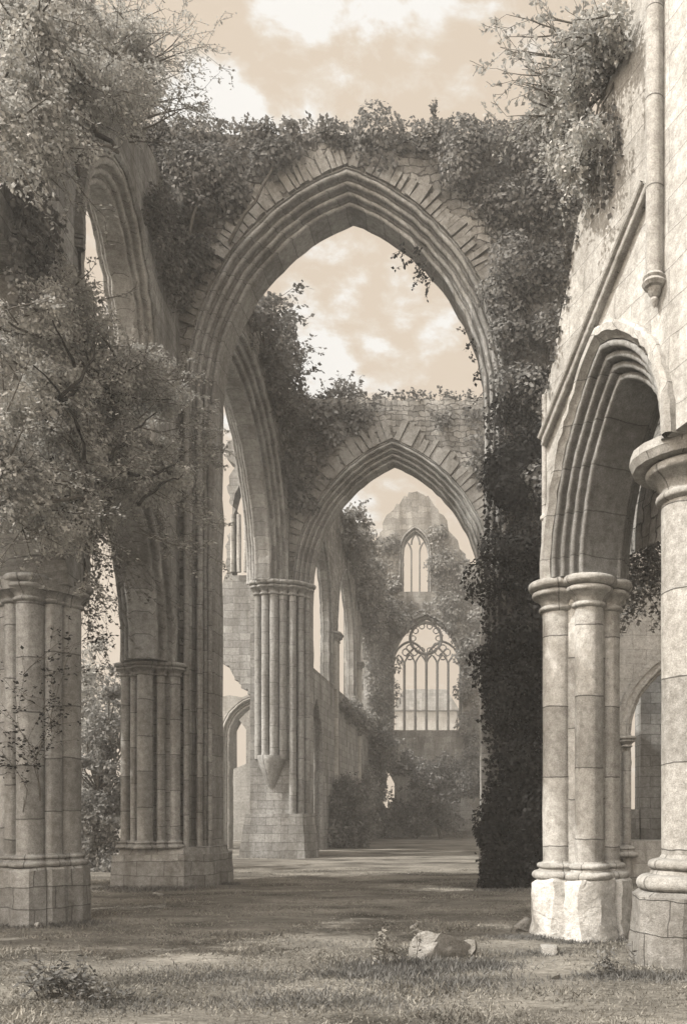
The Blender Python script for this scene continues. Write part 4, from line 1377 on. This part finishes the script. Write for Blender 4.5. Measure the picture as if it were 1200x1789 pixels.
for c_ in clouds + BROAD:
    if len(c_) == 4:
        px, py, rad, amp = c_
        v = Vector(((px - VPX) / FPX, 1, (VPY - py) / FPX)).normalized()
    else:
        v, rad, amp = Vector(c_[0]).normalized(), c_[1], c_[2]
    d = N(nt, 'ShaderNodeVectorMath', operation='DISTANCE'); d.inputs[1].default_value = v
    L_(tc.outputs['Generated'], d.inputs[0])
    mr = N(nt, 'ShaderNodeMapRange'); mr.interpolation_type = 'SMOOTHSTEP'
    mr.inputs[1].default_value = 0; mr.inputs[2].default_value = rad * 1.15; mr.inputs[3].default_value = amp * 1.25 + .05; mr.inputs[4].default_value = 0
    L_(d.outputs['Value'], mr.inputs[0])
    if acc is None: acc = mr.outputs[0]
    else:
        a_ = N(nt, 'ShaderNodeMath', operation='MAXIMUM'); L_(acc, a_.inputs[0]); L_(mr.outputs[0], a_.inputs[1]); acc = a_.outputs[0]
sm = N(nt, 'ShaderNodeMath', operation='MULTIPLY_ADD'); sm.inputs[1].default_value = 2.5; L_(n1.outputs[0], sm.inputs[0]); L_(acc, sm.inputs[2])
sm2 = N(nt, 'ShaderNodeMath', operation='MULTIPLY_ADD'); sm2.inputs[1].default_value = .7; L_(n0.outputs[0], sm2.inputs[0]); L_(sm.outputs[0], sm2.inputs[2])
cr = nt.nodes.new('ShaderNodeValToRGB')
e = cr.color_ramp.elements
TAN = (.715, .595, .47, 1); MID = (.765, .67, .56, 1); WHT = (.93, .91, .87, 1)
e[0].position = 0.27; e[0].color = TAN
e[1].position = .64; e[1].color = WHT
m_ = e.new(.42); m_.color = MID
sc2 = N(nt, 'ShaderNodeMath', operation='MULTIPLY'); sc2.inputs[1].default_value = 1.0; L_(sm2.outputs[0], sc2.inputs[0])
sc3 = N(nt, 'ShaderNodeMath', operation='SUBTRACT'); sc3.inputs[1].default_value = 1.6; L_(sc2.outputs[0], sc3.inputs[0]); L_(sc3.outputs[0], cr.inputs[0]); L_(cr.outputs[0], bg.inputs['Color'])
gd = N(nt, 'ShaderNodeVectorMath', operation='DISTANCE'); gd.inputs[1].default_value = Vector((-.50, -.85, .14)).normalized()
L_(tc.outputs['Generated'], gd.inputs[0])
gm = N(nt, 'ShaderNodeMapRange'); gm.interpolation_type = 'SMOOTHSTEP'
gm.inputs[1].default_value = .1; gm.inputs[2].default_value = 1.38; gm.inputs[3].default_value = 5.0; gm.inputs[4].default_value = .80
L_(gd.outputs['Value'], gm.inputs[0]); L_(gm.outputs[0], bg.inputs['Strength'])

AZ = Vector((-1, -.30, 0)).normalized(); EL = math.radians(47)
sd = Vector((AZ.x * math.cos(EL), AZ.y * math.cos(EL), math.sin(EL)))
sun = bpy.data.lights.new('sun', 'SUN'); sun.energy = 5.0; sun.angle = math.radians(.6); sun.color = (1.0, .955, .88)
so = bpy.data.objects.new('sun', sun); COL.objects.link(so)
so.rotation_euler = (-sd).to_track_quat('-Z', 'Y').to_euler(); so.location = sd * 60

cam = bpy.data.cameras.new('camera'); co = bpy.data.objects.new('camera', cam); COL.objects.link(co)
co.location = (0, 0, EYE); co.rotation_euler = (PI / 2, 0, 0)
cam.sensor_fit = 'HORIZONTAL'; cam.sensor_width = 36; cam.lens = 36 * FPX / 1200
cam.shift_x = -(VPX - 600) / 1200; cam.shift_y = (VPY - 894.5) / 1200
cam.clip_end = 2000
scene.camera = co
scene.view_settings.view_transform = 'Standard'; scene.view_settings.look = 'None'
scene.view_settings.exposure = .32; scene.view_settings.gamma = 1
scene.render.engine = 'CYCLES'
scene.cycles.volume_bounces = 1; scene.cycles.max_bounces = 6; scene.cycles.diffuse_bounces = 4; scene.cycles.transparent_max_bounces = 4
scene.cycles.use_denoising = True
